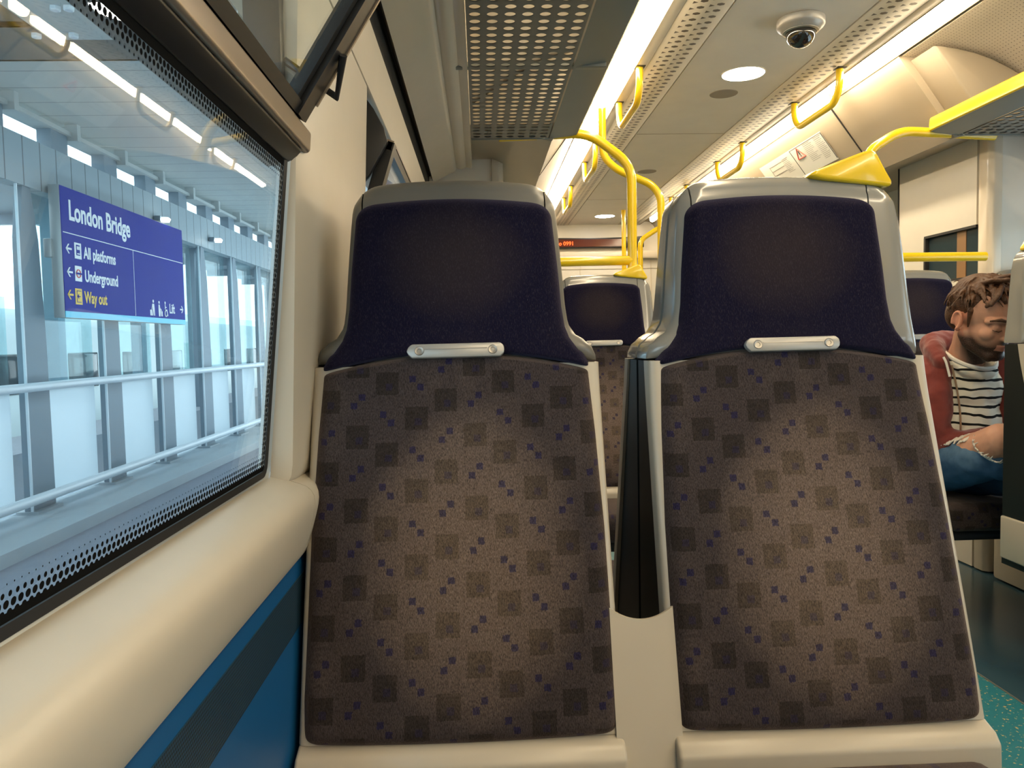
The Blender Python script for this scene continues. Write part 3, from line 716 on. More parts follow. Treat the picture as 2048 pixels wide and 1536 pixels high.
    if handle_side:
        s = handle_side
        bm = bm_new()
        pts = [(.054, 1.381), (.064, 1.391), (.152, 1.423), (.164, 1.4255), (.174, 1.420), (.189, 1.392), (.203, 1.369), (.199, 1.360), (.150, 1.366), (.080, 1.374)]
        prism(bm, [(s*a, b) for a, b in pts], 'y', .118, .180, .006, 3)
        put('corner_grip', bm, 'handle_yellow', t)
    return t
GN = 'navy and brown patterned carriage seats'
def place(t, x, y, rz=0): t.location = (x, y, 0); t.rotation_euler = (0, 0, rz); return t
s_win = make_seat('seat', 'patterned seat in front nearest the window, no yellow corner', 0, GN, 0, 'shell_grey_dull'); place(s_win, -.040, 1.234)
s_ais = make_seat('seat', 'large patterned seat at right front with yellow corner grip', 1, GN, 1); place(s_ais, .530, 1.234)
def dup(src, label, x, y, rz=0):
    c = copy_tree(src); c['label'] = label; return place(c, x, y, rz)
s_mir = make_seat('seat', 'seat edge cut off by right picture border, nearest camera across aisle', -1, GN, -1); place(s_mir, 1.945, 2.27)
dup(s_mir, 'grey and black seat back behind the large right front seat', .530, 2*1.43-1.234, pi)
dup(s_win, 'seat back to back behind the front window seat', -.040, 2*1.43-1.234, pi)
dup(s_ais, 'small far seat seen through the gap between the two front seats', .530, 3.235)
dup(s_win, 'far seat by the window wall, directly behind the front window seat', -.040, 3.235)
dup(s_mir, 'aisle seat with navy headrest behind the sitting man', 1.925, 3.25)
dup(s_win, 'window seat beyond the sitting man', mir(-.040)+.015, 3.25)
# infill panels between the paired seats
def infill(x, y, label):
    bm = bm_new(); n = 16; pts = []
    hw = .0505
    R = []
    for i in range(n+1):
        s = -1+2*i/n; x_ = s*hw; top = .660+.018*s*s
        col = []
        for k in range(9):
            z = .30+(top-.30)*k/8; col.append((x_, (z-.79)*.31-.006, z))
        R.append(col)
    F = [[bm.verts.new(p) for p in c] for c in R]; B = [[bm.verts.new((p[0], p[1]+.005, p[2])) for p in c] for c in R]; fs = []
    for i in range(n):
        for k in range(8):
            fs.append(bm.faces.new((F[i][k], F[i+1][k], F[i+1][k+1], F[i][k+1]))); fs.append(bm.faces.new((B[i][k], B[i][k+1], B[i+1][k+1], B[i+1][k])))
        fs.append(bm.faces.new((F[i][-1], F[i+1][-1], B[i+1][-1], B[i][-1]))); fs.append(bm.faces.new((F[i][0], B[i][0], B[i+1][0], F[i+1][0])))
    for i in (0, n):
        for k in range(8): fs.append(bm.faces.new((F[i][k], F[i][k+1], B[i][k+1], B[i][k])))
    bmesh.ops.recalc_face_normals(bm, faces=fs)
    tag(put('infill_panel', bm, 'shell_beige', loc=(x, y, 0)), label, 'panel', 'panels between paired seats')
infill(.245, 1.234, 'beige scooped panel between the two front seats'); infill(.245, 3.235, 'beige scooped panel between the two far seats')

# ------------------------------------------------------------------ rails and poles
def rail(name, label, pts, r=.018, fil=.05, cat='pole', extra=None, group=None):
    o = Vector(pts[0]); t = thing(name, label, cat, o, group)
    bm = bm_new(); tube(bm, [Vector(p)-o for p in pts], r, 20, fil); put('tube', bm, 'handle_yellow', t)
    for nm, q in (extra or []):
        bm = bm_new(); tube(bm, [Vector(p)-o for p in q], r, 20, 0); put(nm, bm, 'handle_yellow', t)
    return t
rail('grab_pole', 'yellow bent pole rising from the small far seat with cross rail', [(.676, 3.40, 1.36), (.676, 3.40, 1.86), (.49, 3.40, 1.999), (.10, 3.40, 1.985)], .0205, .075,
     extra=[('cross_rail', [(.676, 3.40, 1.447), (-.27, 3.40, 1.440)])])
rail('grab_pole', 'yellow bent pole and cross rail by the right luggage rack', [(1.72, 3.40, 1.385), (1.72, 3.40, 1.905), (1.87, 3.40, 1.996), (2.30, 3.40, 1.972)], .0205, .06,
     extra=[('cross_rail', [(1.72, 3.40, 1.443), (2.265, 3.40, 1.441)])])
rail('grab_pole', 'yellow pole dropping from the ceiling grille behind the bent pole', [(.655, 4.05, 2.315), (.656, 4.05, 2.05), (.73, 4.05, 1.980), (.91, 4.05, 1.905), (.958, 4.05, 1.84), (.958, 4.05, 0)], .0195, .05)
rail('grab_pole', 'thin far yellow pole left of the display end', [(1.373, 7.31, 2.315), (1.373, 7.31, 0)], .020, .0)
rail('grab_pole', 'far yellow pole with rail curving up to the right', [(1.295, 6.19, 0), (1.295, 6.19, 1.89), (1.46, 6.19, 1.995), (2.1, 6.19, 2.02)], .020, .05)

# ------------------------------------------------------------------ station outside the left windows
XS = -3.0
def ext():
    bm = bm_new(); box(bm, -2.60, -1.35, -4, 40, -.5, -.075); tag(put('platform', bm, 'platform_paving', smooth=False), None, None, None, 'structure')
    bm = bm_new(); box(bm, -3.4, -2.60, -4, 40, -.5, 0.005, .01); tag(put('platform_kerb', bm, 'kerb_grey'), 'pale raised kerb along the foot of the platform posts', 'kerb')
    bm = bm_new(); box(bm, -9, -1.35, -4, 40, -1.6, -1.2); box(bm, -1.35, -.45, -8, 40, -1.6, -1.3); tag(put('track_bed', bm, 'concrete', smooth=False), None, None, None, 'structure')
    # posts: tapered fins
    ys = [1.9, 3.03, 4.17, 5.30, 6.43, 7.54, 8.57, 9.45, 10.3, 11.3, 12.4, 13.6, 15, 16.5, 18.2]
    ys = [5.30-3*1.13, 5.30-2*1.13, 5.30-1.13]+[5.29+1.10*i for i in range(14)]
    labs = {3: 'grey steel platform post left of the blue sign', 4: 'grey steel post behind the left end of the sign', 5: 'grey steel post behind the right half of the sign', 6: 'grey steel post just right of the blue sign'}
    first = None
    for i, y in enumerate(ys):
        if first is None:
            t = thing('platform_post', '', 'post', (XS-.02, y, 0.005), 'grey steel platform posts'); first = t
            bm = bm_new(); A = []
            for z, a, b in ((0, -.02, .27), (1.2, -.015, .25), (1.85, .0, .215), (2.22, .06, .145)):
                A.append([bm.verts.new(p) for p in ((0, a, z), (0, b, z), (-.05, b, z), (-.05, a, z))])
            fs = []
            for p, q in zip(A, A[1:]): fs += [bm.faces.new((p[k], p[(k+1) % 4], q[(k+1) % 4], q[k])) for k in range(4)]
            fs += [bm.faces.new(A[0]), bm.faces.new(A[-1])]; bmesh.ops.recalc_face_normals(bm, faces=fs)
            put('column', bm, 'post_grey', t, smooth=False)
            bm = bm_new(); box(bm, -.006, .010, -.028, -.018, 0, 2.25); put('edge_flange', bm, 'rail_steel', t, smooth=False)
            bm = bm_new(); box(bm, -.19, .05, -.04, .272, 0, .02); put('base_plate', bm, 'kerb_grey', t, smooth=False)
        else:
            t = copy_tree(first); t.location = (XS-.02, y, .005)
        t['label'] = labs.get(i, 'grey steel platform post nearer than the sign, counted %s before it' % ['third', 'second', 'first'][i] if i < 3 else 'grey steel post in the distant row right of the sign, %s one' % ['second', 'third', 'fourth', 'fifth', 'sixth', 'seventh', 'eighth', 'ninth', 'tenth', 'eleventh'][i-7])
    bm = bm_new(); tube(bm, [(0, -4, 0), (0, 20, 0)], .030, 16); tag(put('handrail', bm, 'rail_steel', loc=(XS+.06, 0, .862)), 'upper pale round handrail along the platform posts', 'handrail')
    bm = bm_new(); tube(bm, [(0, -4, 0), (0, 20, 0)], .033, 16); tag(put('handrail', bm, 'rail_steel', loc=(XS+.10, 0, .135)), 'low shiny round rail at the foot of the platform posts', 'handrail')
    # frosted screens and clear glazing between posts
    fp = None
    for i, (a, b) in enumerate(zip(ys, ys[1:])):
        if fp is None:
            fp = thing('glass_screen', '', 'screen', (XS-.10, a+.28, .02), 'glazed screens between the platform posts'); w_ = .77
            bm = bm_new(); box(bm, -.02, 0, 0, w_, 0, .80); put('frosted_pane', bm, 'frosted_glass', fp, smooth=False)
            bm = bm_new(); box(bm, -.012, 0, 0, w_, .83, 2.2); put('clear_pane', bm, 'clear_glass', fp, smooth=False)
            bm = bm_new(); box(bm, -.03, .01, 0, w_, .80, .83); put('mid_rail', bm, 'aluminium', fp, smooth=False); t = fp
        else:
            t = copy_tree(fp); t.location = (XS-.10, a+.28, .02)
        t['label'] = 'frosted and clear glass screen %s on the platform' % ['before the third near post', 'before the second near post', 'at the left window border', 'left of the sign under its end', 'under the sign middle', 'under the sign right end', 'right of the sign', 'two right of the sign', 'three right of the sign', 'four right of the sign', 'five right of the sign', 'six right of the sign', 'seven right of the sign', 'eight right of the sign', 'nine right of the sign', 'ten right of the sign'][i]
    # cladding band, clerestory openings, soffit
    fa = thing('canopy_fascia', 'grey panelled band with bright clerestory openings above the posts', 'canopy', (XS, 0, 2.2))
    bm = bm_new(); box(bm, -.10, 0, -4, 24, .0, .33); put('cladding', bm, 'clad_seams', fa, smooth=False)
    bm = bm_new(); box(bm, -.12, .03, -4, 24, .47, .50); put('gutter', bm, 'soffit_grey', fa, smooth=False)
    y = 5.14-8*.775
    bm = bm_new()
    while y < 22: box(bm, -.10, .0, y-.22, y, .33, .47); y += .775
    put('clerestory_mullion', bm, 'post_grey', fa, smooth=False)
    fa['kind'] = 'structure'; del fa['label']; del fa['category']; fa.name = 'wall_station'
    so = thing('canopy_roof', None, None, (0, 0, 0)); so['kind'] = 'structure'; so.name = 'ceiling_canopy'
    bm = bm_new(); box(bm, XS-.1, -1.05, -6, 30, 2.76, 2.80); put('soffit', bm, 'soffit_planks', so, smooth=False)
    bm = bm_new()
    for i in range(14):
        y = 3.60+i*.775
        box(bm, XS-.02, XS+.07, y, y+.05, 2.64, 2.76)
    put('cleat', bm, 'soffit_grey', so, smooth=False)
    # cross beam with bolted plate
    t = thing('canopy_beam', 'grey steel cross beam with bolted plate at upper left', 'beam', (-2.2, 3.88, 2.60))
    BOLTS = ((-1.803, 3.51), (-1.746, 3.51), (-2.048, 3.807), (-1.878, 3.807))
    bm = bm_new(); box(bm, -.8, 1.1, -.13, .32, 0, .02); box(bm, -.8, 1.1, -.13, -.11, 0, .16); box(bm, -.8, 1.1, .30, .32, 0, .16); put('beam', bm, 'beam_brown', t, smooth=False)
    bm = bm_new(); box(bm, .18, .50, -.50, .0, -.016, .0, .003); box(bm, .18, .50, -.50, -.48, 0, .16); put('splice_plate', bm, 'soffit_grey', t)
    for x, yy in BOLTS:
        bm = bm_new(); lathe(bm, [(0, -.034), (.018, -.034), (.024, -.029), (.024, -.016), (0, -.016)], (0, 0, 0), 6)
        put('bolt', bm, 'rail_steel', t, smooth=False, loc=(x+2.2, yy-3.88, 0))
    for i, (y, l) in enumerate(((7.41, 'small bright platform lamp above the sign'), (8.87, 'small bright platform lamp right of the sign'))):
        t = thing('platform_light', l, 'light', (-2.93, y, 2.30), 'platform lamps under the fascia')
        bm = bm_new(); box(bm, -.06, .0, -.04, .04, -.02, .03, .006); put('bracket', bm, 'post_grey', t)
        bm = bm_new(); lathe(bm, [(0, -.03), (.035, -.025), (.045, 0), (.03, .015), (0, .02)], (.03, 0, 0), 20); put('lens', bm, 'platform_lamp', t)
    # opposite platform, second train, far canopy
    bm = bm_new(); box(bm, -6.3, -5.2, -4, 40, -1.2, -.05); tag(put('platform', bm, 'platform_grey', smooth=False), None, None, None, 'structure')
    t = thing('train', 'pale green and white train on the far track', 'train', (-8.0, 8, -.9))
    bm = bm_new(); prism(bm, [(0, 0), (0, 2.2), (-.25, 2.75), (-.7, 3.0), (-2.1, 3.0), (-2.6, 2.2), (-2.6, 0)], 'y', -12, 26); put('body', bm, 'train_white', t)
    for i in range(16):
        y = -11+i*2.3
        bm = bm_new(); box(bm, -.02, .012, y, y+1.15, 1.25, 1.95, .03); put('window', bm, 'dark_window', t)
        if i % 3 == 1:
            bm = bm_new(); box(bm, -.02, .014, y+1.35, y+2.0, .3, 2.15, .02); put('door', bm, 'train_door', t)
    bm = bm_new(); box(bm, -7.2, -4.9, -2, 40, 3.15, 3.22); 
    for i in range(12): box(bm, -7.2, -4.9, i*3, i*3+.1, 3.0, 3.15)
    cf = put('ceiling_far_canopy', bm, 'post_grey', smooth=False); cf['kind'] = 'structure'
    fc = None
    for i, y in enumerate((5.5, 8.0, 10.5, 13, 15.5, 18, 21)):
        bm = bm_new(); box(bm, -.09, .09, -.09, .09, 0, 3.3, .01); box(bm, -.4, .4, -.05, .05, 3.0, 3.25)
        tag(put('canopy_column', bm, 'post_grey', loc=(-5.6, y, -.05)), 'blue grey column on the far platform, %s from the left' % ['first', 'second', 'third', 'fourth', 'fifth', 'sixth', 'seventh'][i], 'column', 'columns on the far platform')
def clad():
    m = simple('clad_seams', (.27, .34, .38), .5); x, y, z = m.xyz(); s = ((y/.205).fr()).lt(.06)
    m.col(m.mix(s, (.28, .355, .40), (.10, .13, .15)))
clad()
ext()

def sign():
    t = thing('station_sign', 'blue station sign with white lettering reading London Bridge', 'sign', (-2.9, 5.57, 1.33))
    W, H = 2.22, .925
    bm = bm_new(); box(bm, -.075, 0, 0, W, 0, H, .004); put('sign_box', bm, 'aluminium', t)
    bm = bm_new(); box(bm, 0, .004, .006, W-.004, .047, H-.004); put('blue_face', bm, 'sign_blue', t, smooth=False)
    bm = bm_new(); box(bm, 0, .005, .006, W-.004, .002, .047); put('cyan_stripe', bm, 'sign_cyan', t, smooth=False)
    bm = bm_new(); box(bm, -.115, -.06, -.02, .06, .42, .55, .006); put('mounting_bracket', bm, 'aluminium', t)
    bm = bm_new(); box(bm, 0, .0055, .02, W-.02, .597, .603); box(bm, 0, .0055, 1.112, 1.117, .05, .597); put('divider', bm, 'sign_white', t, smooth=False)
    R = Matrix(((0, 0, 1, 0), (1, 0, 0, 0), (0, 1, 0, 0), (0, 0, 0, 1)))
    def tx(s, u, v, size, mat, sx=1, b=.002):
        return text('lettering', s, size, mat, Matrix.Translation((.0045, u, v)) @ R, t, b, sx)
    tx('London Bridge', .105, .70, .196, 'sign_white', .83, .0052)
    tx('All platforms', .292, .445, .120, 'sign_white', .80, .0030); tx('Underground', .292, .275, .120, 'sign_white', .80, .0030)
    tx('Way out', .275, .118, .120, 'sign_yellow', .80, .0030); tx('Lift', 1.83, .100, .125, 'sign_white', .80, .0018)
    def flat(name, polys, mat, parent=t, dx=.0045):
        bm = bm_new()
        for pl in polys: prism(bm, pl, 'x', dx, dx+.0015)
        return put(name, bm, mat, parent, smooth=False)
    def arrow(u, v, d, mat):   # d=-1 left
        l, h, k = .080, .034, .011
        P_ = lambda a, b: (u+d*a, v+b)
        flat('arrow', [[P_(-l/2, -k/1.6), P_(l/2-.012, -k/1.6), P_(l/2-.012, k/1.6), P_(-l/2, k/1.6)],
                       [P_(l/2, 0), P_(l/2-.034, h), P_(l/2-.050, h), P_(l/2-.016, 0)],
                       [P_(l/2, 0), P_(l/2-.016, 0), P_(l/2-.050, -h), P_(l/2-.034, -h)]], mat)
    arrow(.085, .49, -1, 'sign_white'); arrow(.085, .325, -1, 'sign_white'); arrow(.08, .165, -1, 'sign_yellow'); arrow(2.13, .145, 1, 'sign_white')
    def rect(a, b, c, d): return [(a, c), (b, c), (b, d), (a, d)]
    ic = flat('train_icon', [rect(.162, .258, .43, .545)], 'sign_white')
    flat('icon_detail', [rect(.185, .235, .455, .53)], 'sign_blue', t, .0062); flat('icon_detail', [rect(.192, .208, .495, .52), rect(.212, .228, .495, .52), rect(.192, .228, .462, .470)], 'sign_white', t, .008)
    flat('underground_icon', [rect(.155, .250, .268, .378)], 'sign_white')
    bm = bm_new()
    pts = [(.0068, .2025+.028*cos(a), .323+.028*sin(a)) for a in [2*pi*i/24 for i in range(25)]]; tube(bm, pts, .004, 6, caps=False); put('roundel_ring', bm, 'sign_red', t)
    flat('roundel_bar', [rect(.164, .241, .317, .329)], 'sign_blue', t, .010)
    flat('exit_icon', [rect(.145, .24, .100, .215)], 'sign_yellow'); flat('icon_detail', [rect(.165, .169, .115, .20), rect(.165, .225, .115, .119), rect(.165, .225, .196, .20), rect(.18, .215, .155, .161), [(.172, .158), (.192, .176), (.192, .140)]], 'sign_blue', t, .0062)
    # people and wheelchair pictograms beside Lift
    def disc(u, v, r): return [(u+r*cos(2*pi*i/14), v+r*sin(2*pi*i/14)) for i in range(14)]
    flat('people_icon', [disc(1.475, .192, .014), [(1.455, .17), (1.492, .17), (1.498, .125), (1.502, .065), (1.485, .065), (1.477, .12), (1.465, .065), (1.448, .065), (1.458, .125)], rect(1.405, 1.44, .065, .115), [(1.44, .115), (1.46, .165), (1.453, .168), (1.432, .115)],
                         disc(1.60, .188, .013), [(1.588, .168), (1.612, .168), (1.628, .105), (1.618, .062), (1.588, .062), (1.583, .11)], rect(1.64, 1.668, .065, .11), [(1.61, .15), (1.655, .118), (1.65, .110), (1.608, .138)]], 'sign_white')
    bm = bm_new(); pts = [(.006, 1.745+.026*cos(a), .092+.026*sin(a)) for a in [radians(100+i*14) for i in range(20)]]; tube(bm, pts, .005, 6); put('wheelchair_icon', bm, 'sign_white', t)
    flat('wheelchair_figure', [disc(1.735, .19, .013), rect(1.728, 1.740, .115, .175), [(1.728, .118), (1.765, .118), (1.785, .07), (1.796, .072), (1.775, .13), (1.728, .13)], rect(1.74, 1.765, .146, .154)], 'sign_white')
sign()

# ------------------------------------------------------------------ the sitting man
def ball(bm, c, r, R=None, n=18):
    """ellipsoid; r = radius or (rx,ry,rz); R optional 3x3"""
    r = (r, r, r) if not isinstance(r, (tuple, list)) else r
    g = bmesh.ops.create_uvsphere(bm, u_segments=n+6, v_segments=n, radius=1)['verts']
    for v in g:
        p = Vector((v.co.x*r[0], v.co.y*r[1], v.co.z*r[2]))
        if R is not None: p = R @ p
        v.co = p+Vector(c)
def limb(bm, pts, n=14):
    """pts: ((x,y,z), r) chain of tapered capsules"""
    for (a, ra), (b, rb) in zip(pts, pts[1:]):
        a, b = Vector(a), Vector(b); d = b-a; L = d.length
        if L < 1e-5: continue
        q = d.to_track_quat('Z', 'Y').to_matrix()
        prof = [(ra*sin(t), -ra*cos(t)) for t in [pi/2*i/5 for i in range(6)]] + [(rb*cos(t), L+rb*sin(t)) for t in [pi/2*i/5 for i in range(6)]]
        tmp = bmesh.new(); lathe(tmp, prof, (0, 0, 0), n)
        vs = {}
        for v in tmp.verts: vs[v] = bm.verts.new(q @ v.co + a)
        for f in tmp.faces: bm.faces.new([vs[v] for v in f.verts])
        tmp.free()
def organic(name, bm, mat, parent, O, voxel, smooth=6, disp=None):
    bmesh.ops.translate(bm, vec=-Vector(O), verts=bm.verts)
    o = put(name, bm, mat, parent, smooth=True, angle=180)
    m = o.modifiers.new('remesh', 'REMESH'); m.mode = 'VOXEL'; m.voxel_size = voxel; m.use_smooth_shade = True
    if smooth:
        m = o.modifiers.new('smooth', 'SMOOTH'); m.factor = .5; m.iterations = smooth
    if disp:
        tx = bpy.data.textures.new(name+'_folds', 'CLOUDS'); tx.noise_scale = disp[1]; m = o.modifiers.new('folds', 'DISPLACE'); m.texture = tx; m.strength = disp[0]; m.mid_level = .5
    return o
PO = Vector((1.82, 3.02, .46)); HC = Vector((1.775, 2.668, 1.150)); HK = 1.12
HR = Matrix.Rotation(radians(14), 3, 'Z') @ Matrix.Rotation(radians(20), 3, 'X') @ Matrix.Rotation(radians(-4), 3, 'Y')
def hp_(x, y, z): return HC + HR @ (Vector((x, y, z))*HK)
def head_local(m):
    """object coordinates of the figure turned into head coordinates (unscaled)"""
    tc = m.n('ShaderNodeTexCoord'); out = []
    c = HC-PO
    for i in range(3):
        ax = HR.col[i]; d = m.n('ShaderNodeVectorMath'); d.operation = 'DOT_PRODUCT'
        m.l(tc.outputs['Object'], d.inputs[0]); d.inputs[1].default_value = tuple(ax); out.append((V(m.nt, d.outputs['Value']) - c.dot(ax))/HK)
    return out
def man_mats():
    m = simple('skin', (.60, .33, .22), .5, spec=.35); m.b.inputs['Subsurface Weight'].default_value = .08
    m.b.inputs['Subsurface Radius'].default_value = (.02, .008, .004)
    x, y, z = head_local(m); n = m.noise(60, 4); n2 = m.noise(420, 2)
    base = m.mix(n, (.54, .275, .18), (.62, .345, .24))
    ear = ((x.ab()).gt(.070)*((z-.0).ab()).lt(.05)); base = m.mix(ear*.35, base, (.70, .22, .14))
    # beard: jaw, chin, moustache
    jaw = (((z + .030 + y*.10)*-38.0).cl()) * ((y-.035)*-40.0).cl() * ((y+.2)*50.0).cl()
    mouth_gap = 1.0 - ((x.ab()).lt(.021)*((z+.0655).ab()).lt(.010))*1.0
    cheek = ((z+.052-(x.ab())*.55)*-60.0+1.0).cl()*.0
    near_chk = (1.0 - ((((x.ab()-.040)*22.0).pw(2.0) + ((z+.035)*28.0).pw(2.0) + ((y+.075)*18.0).pw(2.0))*-1.0 + 1.0).cl()*.9)
    up = (1.0-((z+.150)*-1.0).gt(.012)*1.0)
    b = (jaw*mouth_gap*near_chk*up*(z.gt(-.17)*1.0)).cl()
    b = (b*(.55+.6*n2)).cl()
    base = m.mix((b*1.15).cl(), base, (.030, .014, .008))
    lip = (x.ab()).lt(.021)*((z+.0655).ab()).lt(.0085)*y.lt(-.07); base = m.mix(lip*.6, base, (.48, .17, .13))
    m.col(base); m.bump(n2, .15, .001)
    m = simple('brown_hair', (.10, .045, .02), .5, spec=.4); n = m.noise(40, 3, m.svec((3, 3, 3))); n2 = m.noise(170, 2)
    m.col(m.mix(n, (.030, .012, .006), (.12, .052, .022))); m.bump(n2, .8, .003)
    m = simple('maroon_jersey', (.17, .035, .03), .9, spec=.15, sheen=.3); n = m.noise(14, 4); n2 = m.noise(500, 1)
    m.col(m.mix(n, (.13, .025, .024), (.23, .052, .042))); m.bump(n + n2*.15, .5, .006)
    m = simple('dark_lining', (.05, .012, .012), .9)
    m = simple('striped_shirt', (.8, .77, .7), .85, spec=.15); x, y, z = m.xyz(); n = m.noise(9, 2); n2 = m.noise(600, 1)
    st = (((z + (n-.5)*.035 + (x*14.0).sn()*.004)/.0335).fr()).lt(.26); m.col(m.mix(st, (.78, .74, .64), (.012, .012, .012))); m.bump(n + n2*.05, .6, .012)
    m = simple('blue_denim', (.03, .08, .17), .85, spec=.15); n = m.noise(12, 4); n2 = m.noise(900, 1); x, y, z = m.xyz()
    c = m.mix(n, (.018, .055, .13), (.055, .13, .24)); fade = ((z-.16)*6.0 + (n-.5)).cl(); c = m.mix(fade*.7, c, (.19, .30, .42))
    m.col(c); m.bump(n2, .3, .001)
    m = simple('frayed_thread', (.68, .62, .54), .9); n = m.noise(90, 3); m.col(m.mix(n, (.45, .42, .38), (.80, .75, .68))); m.bump(n, .8, .004)
    simple('shoe_black', (.015, .015, .016), .5); simple('cord_white', (.75, .72, .66), .8); simple('zip_metal', (.42, .28, .18), .4, .6)
man_mats()
def man():
    t = thing('person', 'man in maroon hoodie, striped shirt and ripped jeans, sitting with head bowed', 'person', PO)
    K = HK
    # ---- body, one continuous surface
    bm = bm_new(); h = hp_
    def hb(c, r, rot=None):
        r = (r, r, r) if not isinstance(r, tuple) else r
        ball(bm, h(*c), tuple(q*K for q in r), HR if rot is None else HR @ rot)
    def hl(*pts): limb(bm, [(h(*p), r*K) for p, r in pts])
    hb((0, .014, .035), (.076, .095, .087)); hb((0, -.030, -.035), (.062, .064, .076)); hb((0, -.070, -.096), (.028, .022, .021))
    for s in (-1, 1):
        hl(((s*.056, .008, -.045), .020), ((s*.050, -.010, -.070), .020), ((s*.020, -.068, -.100), .018))
        hb((s*.040, -.060, -.026), (.024, .024, .022)); hb((s*.031, -.0755, -.002), (.0150, .0125, .0115)); hb((s*.031, -.0795, -.006), (.0140, .0095, .0075))
        hl(((s*.012, -.088, .020), .009), ((s*.040, -.078, .022), .009), ((s*.054, -.062, .014), .009))
        e = Matrix.Rotation(radians(s*18), 3, 'Z') @ Matrix.Rotation(radians(-12), 3, 'X')
        for k in range(10):   # ear rim
            a0, a1 = [radians(-70+q*28) for q in (k, k+1)]
            f_ = lambda a: (s*(.083+.006*cos(a)*0+.004), .018-.0165*cos(a), -.004+.029*sin(a))
            hl((f_(a0), .0048), (f_(a1), .0048))
        hb((s*.078, .018, -.004), (.007, .015, .026)); hb((s*.083, .011, -.031), (.005, .007, .009)); hl(((s*.081, .006, -.006), .005), ((s*.081, .004, -.014), .005))
        hb((s*.0115, -.100, -.0355), (.0075, .009, .007))
    hl(((0, -.086, .016), .0075), ((0, -.104, -.020), .0095), ((0, -.110, -.031), .0108))
    hl(((-.022, -.082, -.063), .0045), ((-.008, -.0925, -.0595), .006), ((.008, -.0925, -.0595), .006), ((.022, -.082, -.063), .0045))
    hl(((-.020, -.080, -.069), .0045), ((0, -.0915, -.0715), .0075), ((.020, -.080, -.069), .0045))
    hb((0, -.078, -.083), (.022, .012, .010))
    limb(bm, [(h(0, .030, -.050), .057), ((1.792, 2.775, 1.045), .060), ((1.81, 2.83, .985), .068)])
    # torso
    ball(bm, (1.82, 2.86, .90), (.165, .095, .115)); ball(bm, (1.82, 2.92, .73), (.140, .095, .15)); ball(bm, (1.82, 2.99, .60), (.155, .115, .115))
    S1, E1, W1 = (1.672, 2.86, .935), (1.705, 2.805, .690), (1.815, 2.640, .735)
    S2, E2, W2 = (1.985, 2.86, .945), (2.000, 2.800, .690), (1.890, 2.620, .745)
    limb(bm, [((1.78, 2.85, .965), .06), (S1, .055), (E1, .042), (W1, .029)]); limb(bm, [((1.86, 2.85, .965), .06), (S2, .055), (E2, .042), (W2, .029)])
    # hands, folded on the lap round each other
    def hand(w, d, s):
        w = Vector(w); d = Vector(d).normalized(); up = Vector((0, .35, 1)).normalized(); side = d.cross(up).normalized()*s
        palm = w+d*.050; R_ = Matrix((side, d, up)).transposed(); ball(bm, palm, (.040, .050, .017), R_)
        for i, L in enumerate((.030, .034, .031, .024)):
            b = palm+d*.040+side*(.030-.020*i); p1 = b+d*L-up*.004; p2 = p1+d*L*.62-up*.016; p3 = p2+d*L*.25-up*.020
            limb(bm, [(b, .0095), (p1, .0090), (p2, .0082), (p3, .0072)], 10)
        b = w+d*.022+side*.036; limb(bm, [(b, .0125), (b+side*.022+d*.024, .0105), (b+side*.024+d*.052-up*.006, .0090)], 10)
    hand(W1, (.85, -.35, -.05), 1); hand(W2, (-.75, -.45, -.15), -1)
    # legs
    limb(bm, [((1.735, 3.00, .575), .080), ((1.760, 2.640, .690), .066), ((1.770, 2.560, .730), .062), ((1.90, 2.555, .705), .050), ((2.07, 2.57, .680), .034)])
    limb(bm, [((1.90, 3.00, .565), .080), ((1.985, 2.565, .600), .060), ((2.04, 2.59, .40), .048), ((2.07, 2.66, .13), .034)])
    ball(bm, (2.13, 2.555, .675), (.085, .036, .036)); ball(bm, (2.075, 2.62, .075), (.036, .085, .032))
    organic('body', bm, 'skin', t, PO, .0042, 4)
    # ---- hair
    bm = bm_new(); hb2 = lambda c, r: ball(bm, h(*c), tuple(q*K for q in r), HR)
    hb2((0, .030, .050), (.083, .090, .086)); hb2((0, .070, .0), (.070, .050, .065))
    rnd = random.Random(5)
    for i in range(430):
        az = rnd.uniform(0, 2*pi); el = rnd.uniform(-.15, 1.5)
        fx_, fy_, fz_ = cos(el)*sin(az), -cos(el)*cos(az), sin(el)
        if fy_ < -.35 and el < .62: continue                    # keep the face free
        if abs(fx_) > .55 and el < .12 and fy_ < .25: continue  # and the ears
        if el < .05 and fy_ < .3: continue
        p = Vector((fx_*.082, .018+fy_*.092, .040+fz_*.086)); nrm = Vector((fx_, fy_, fz_))
        flow = Vector((.25+fx_*.5, -.35+fy_*1.1, -.55)); flow = (flow-nrm*flow.dot(nrm)).normalized()
        sw = Vector((rnd.uniform(-1, 1), rnd.uniform(-1, 1), rnd.uniform(-.4, .6)))*.5
        L = rnd.uniform(.022, .044); pts = []; q = p.copy(); dr = (flow+sw*.6).normalized()
        r0 = rnd.uniform(.0034, .0066)
        for k in range(5):
            pts.append((h(*q), (r0*(1-.17*k))*K)); q = q+dr*L/3.2+nrm*.0035*(1.6-k); dr = (dr+sw*.25+Vector((0, 0, -.12))).normalized()
        limb(bm, pts, 7)
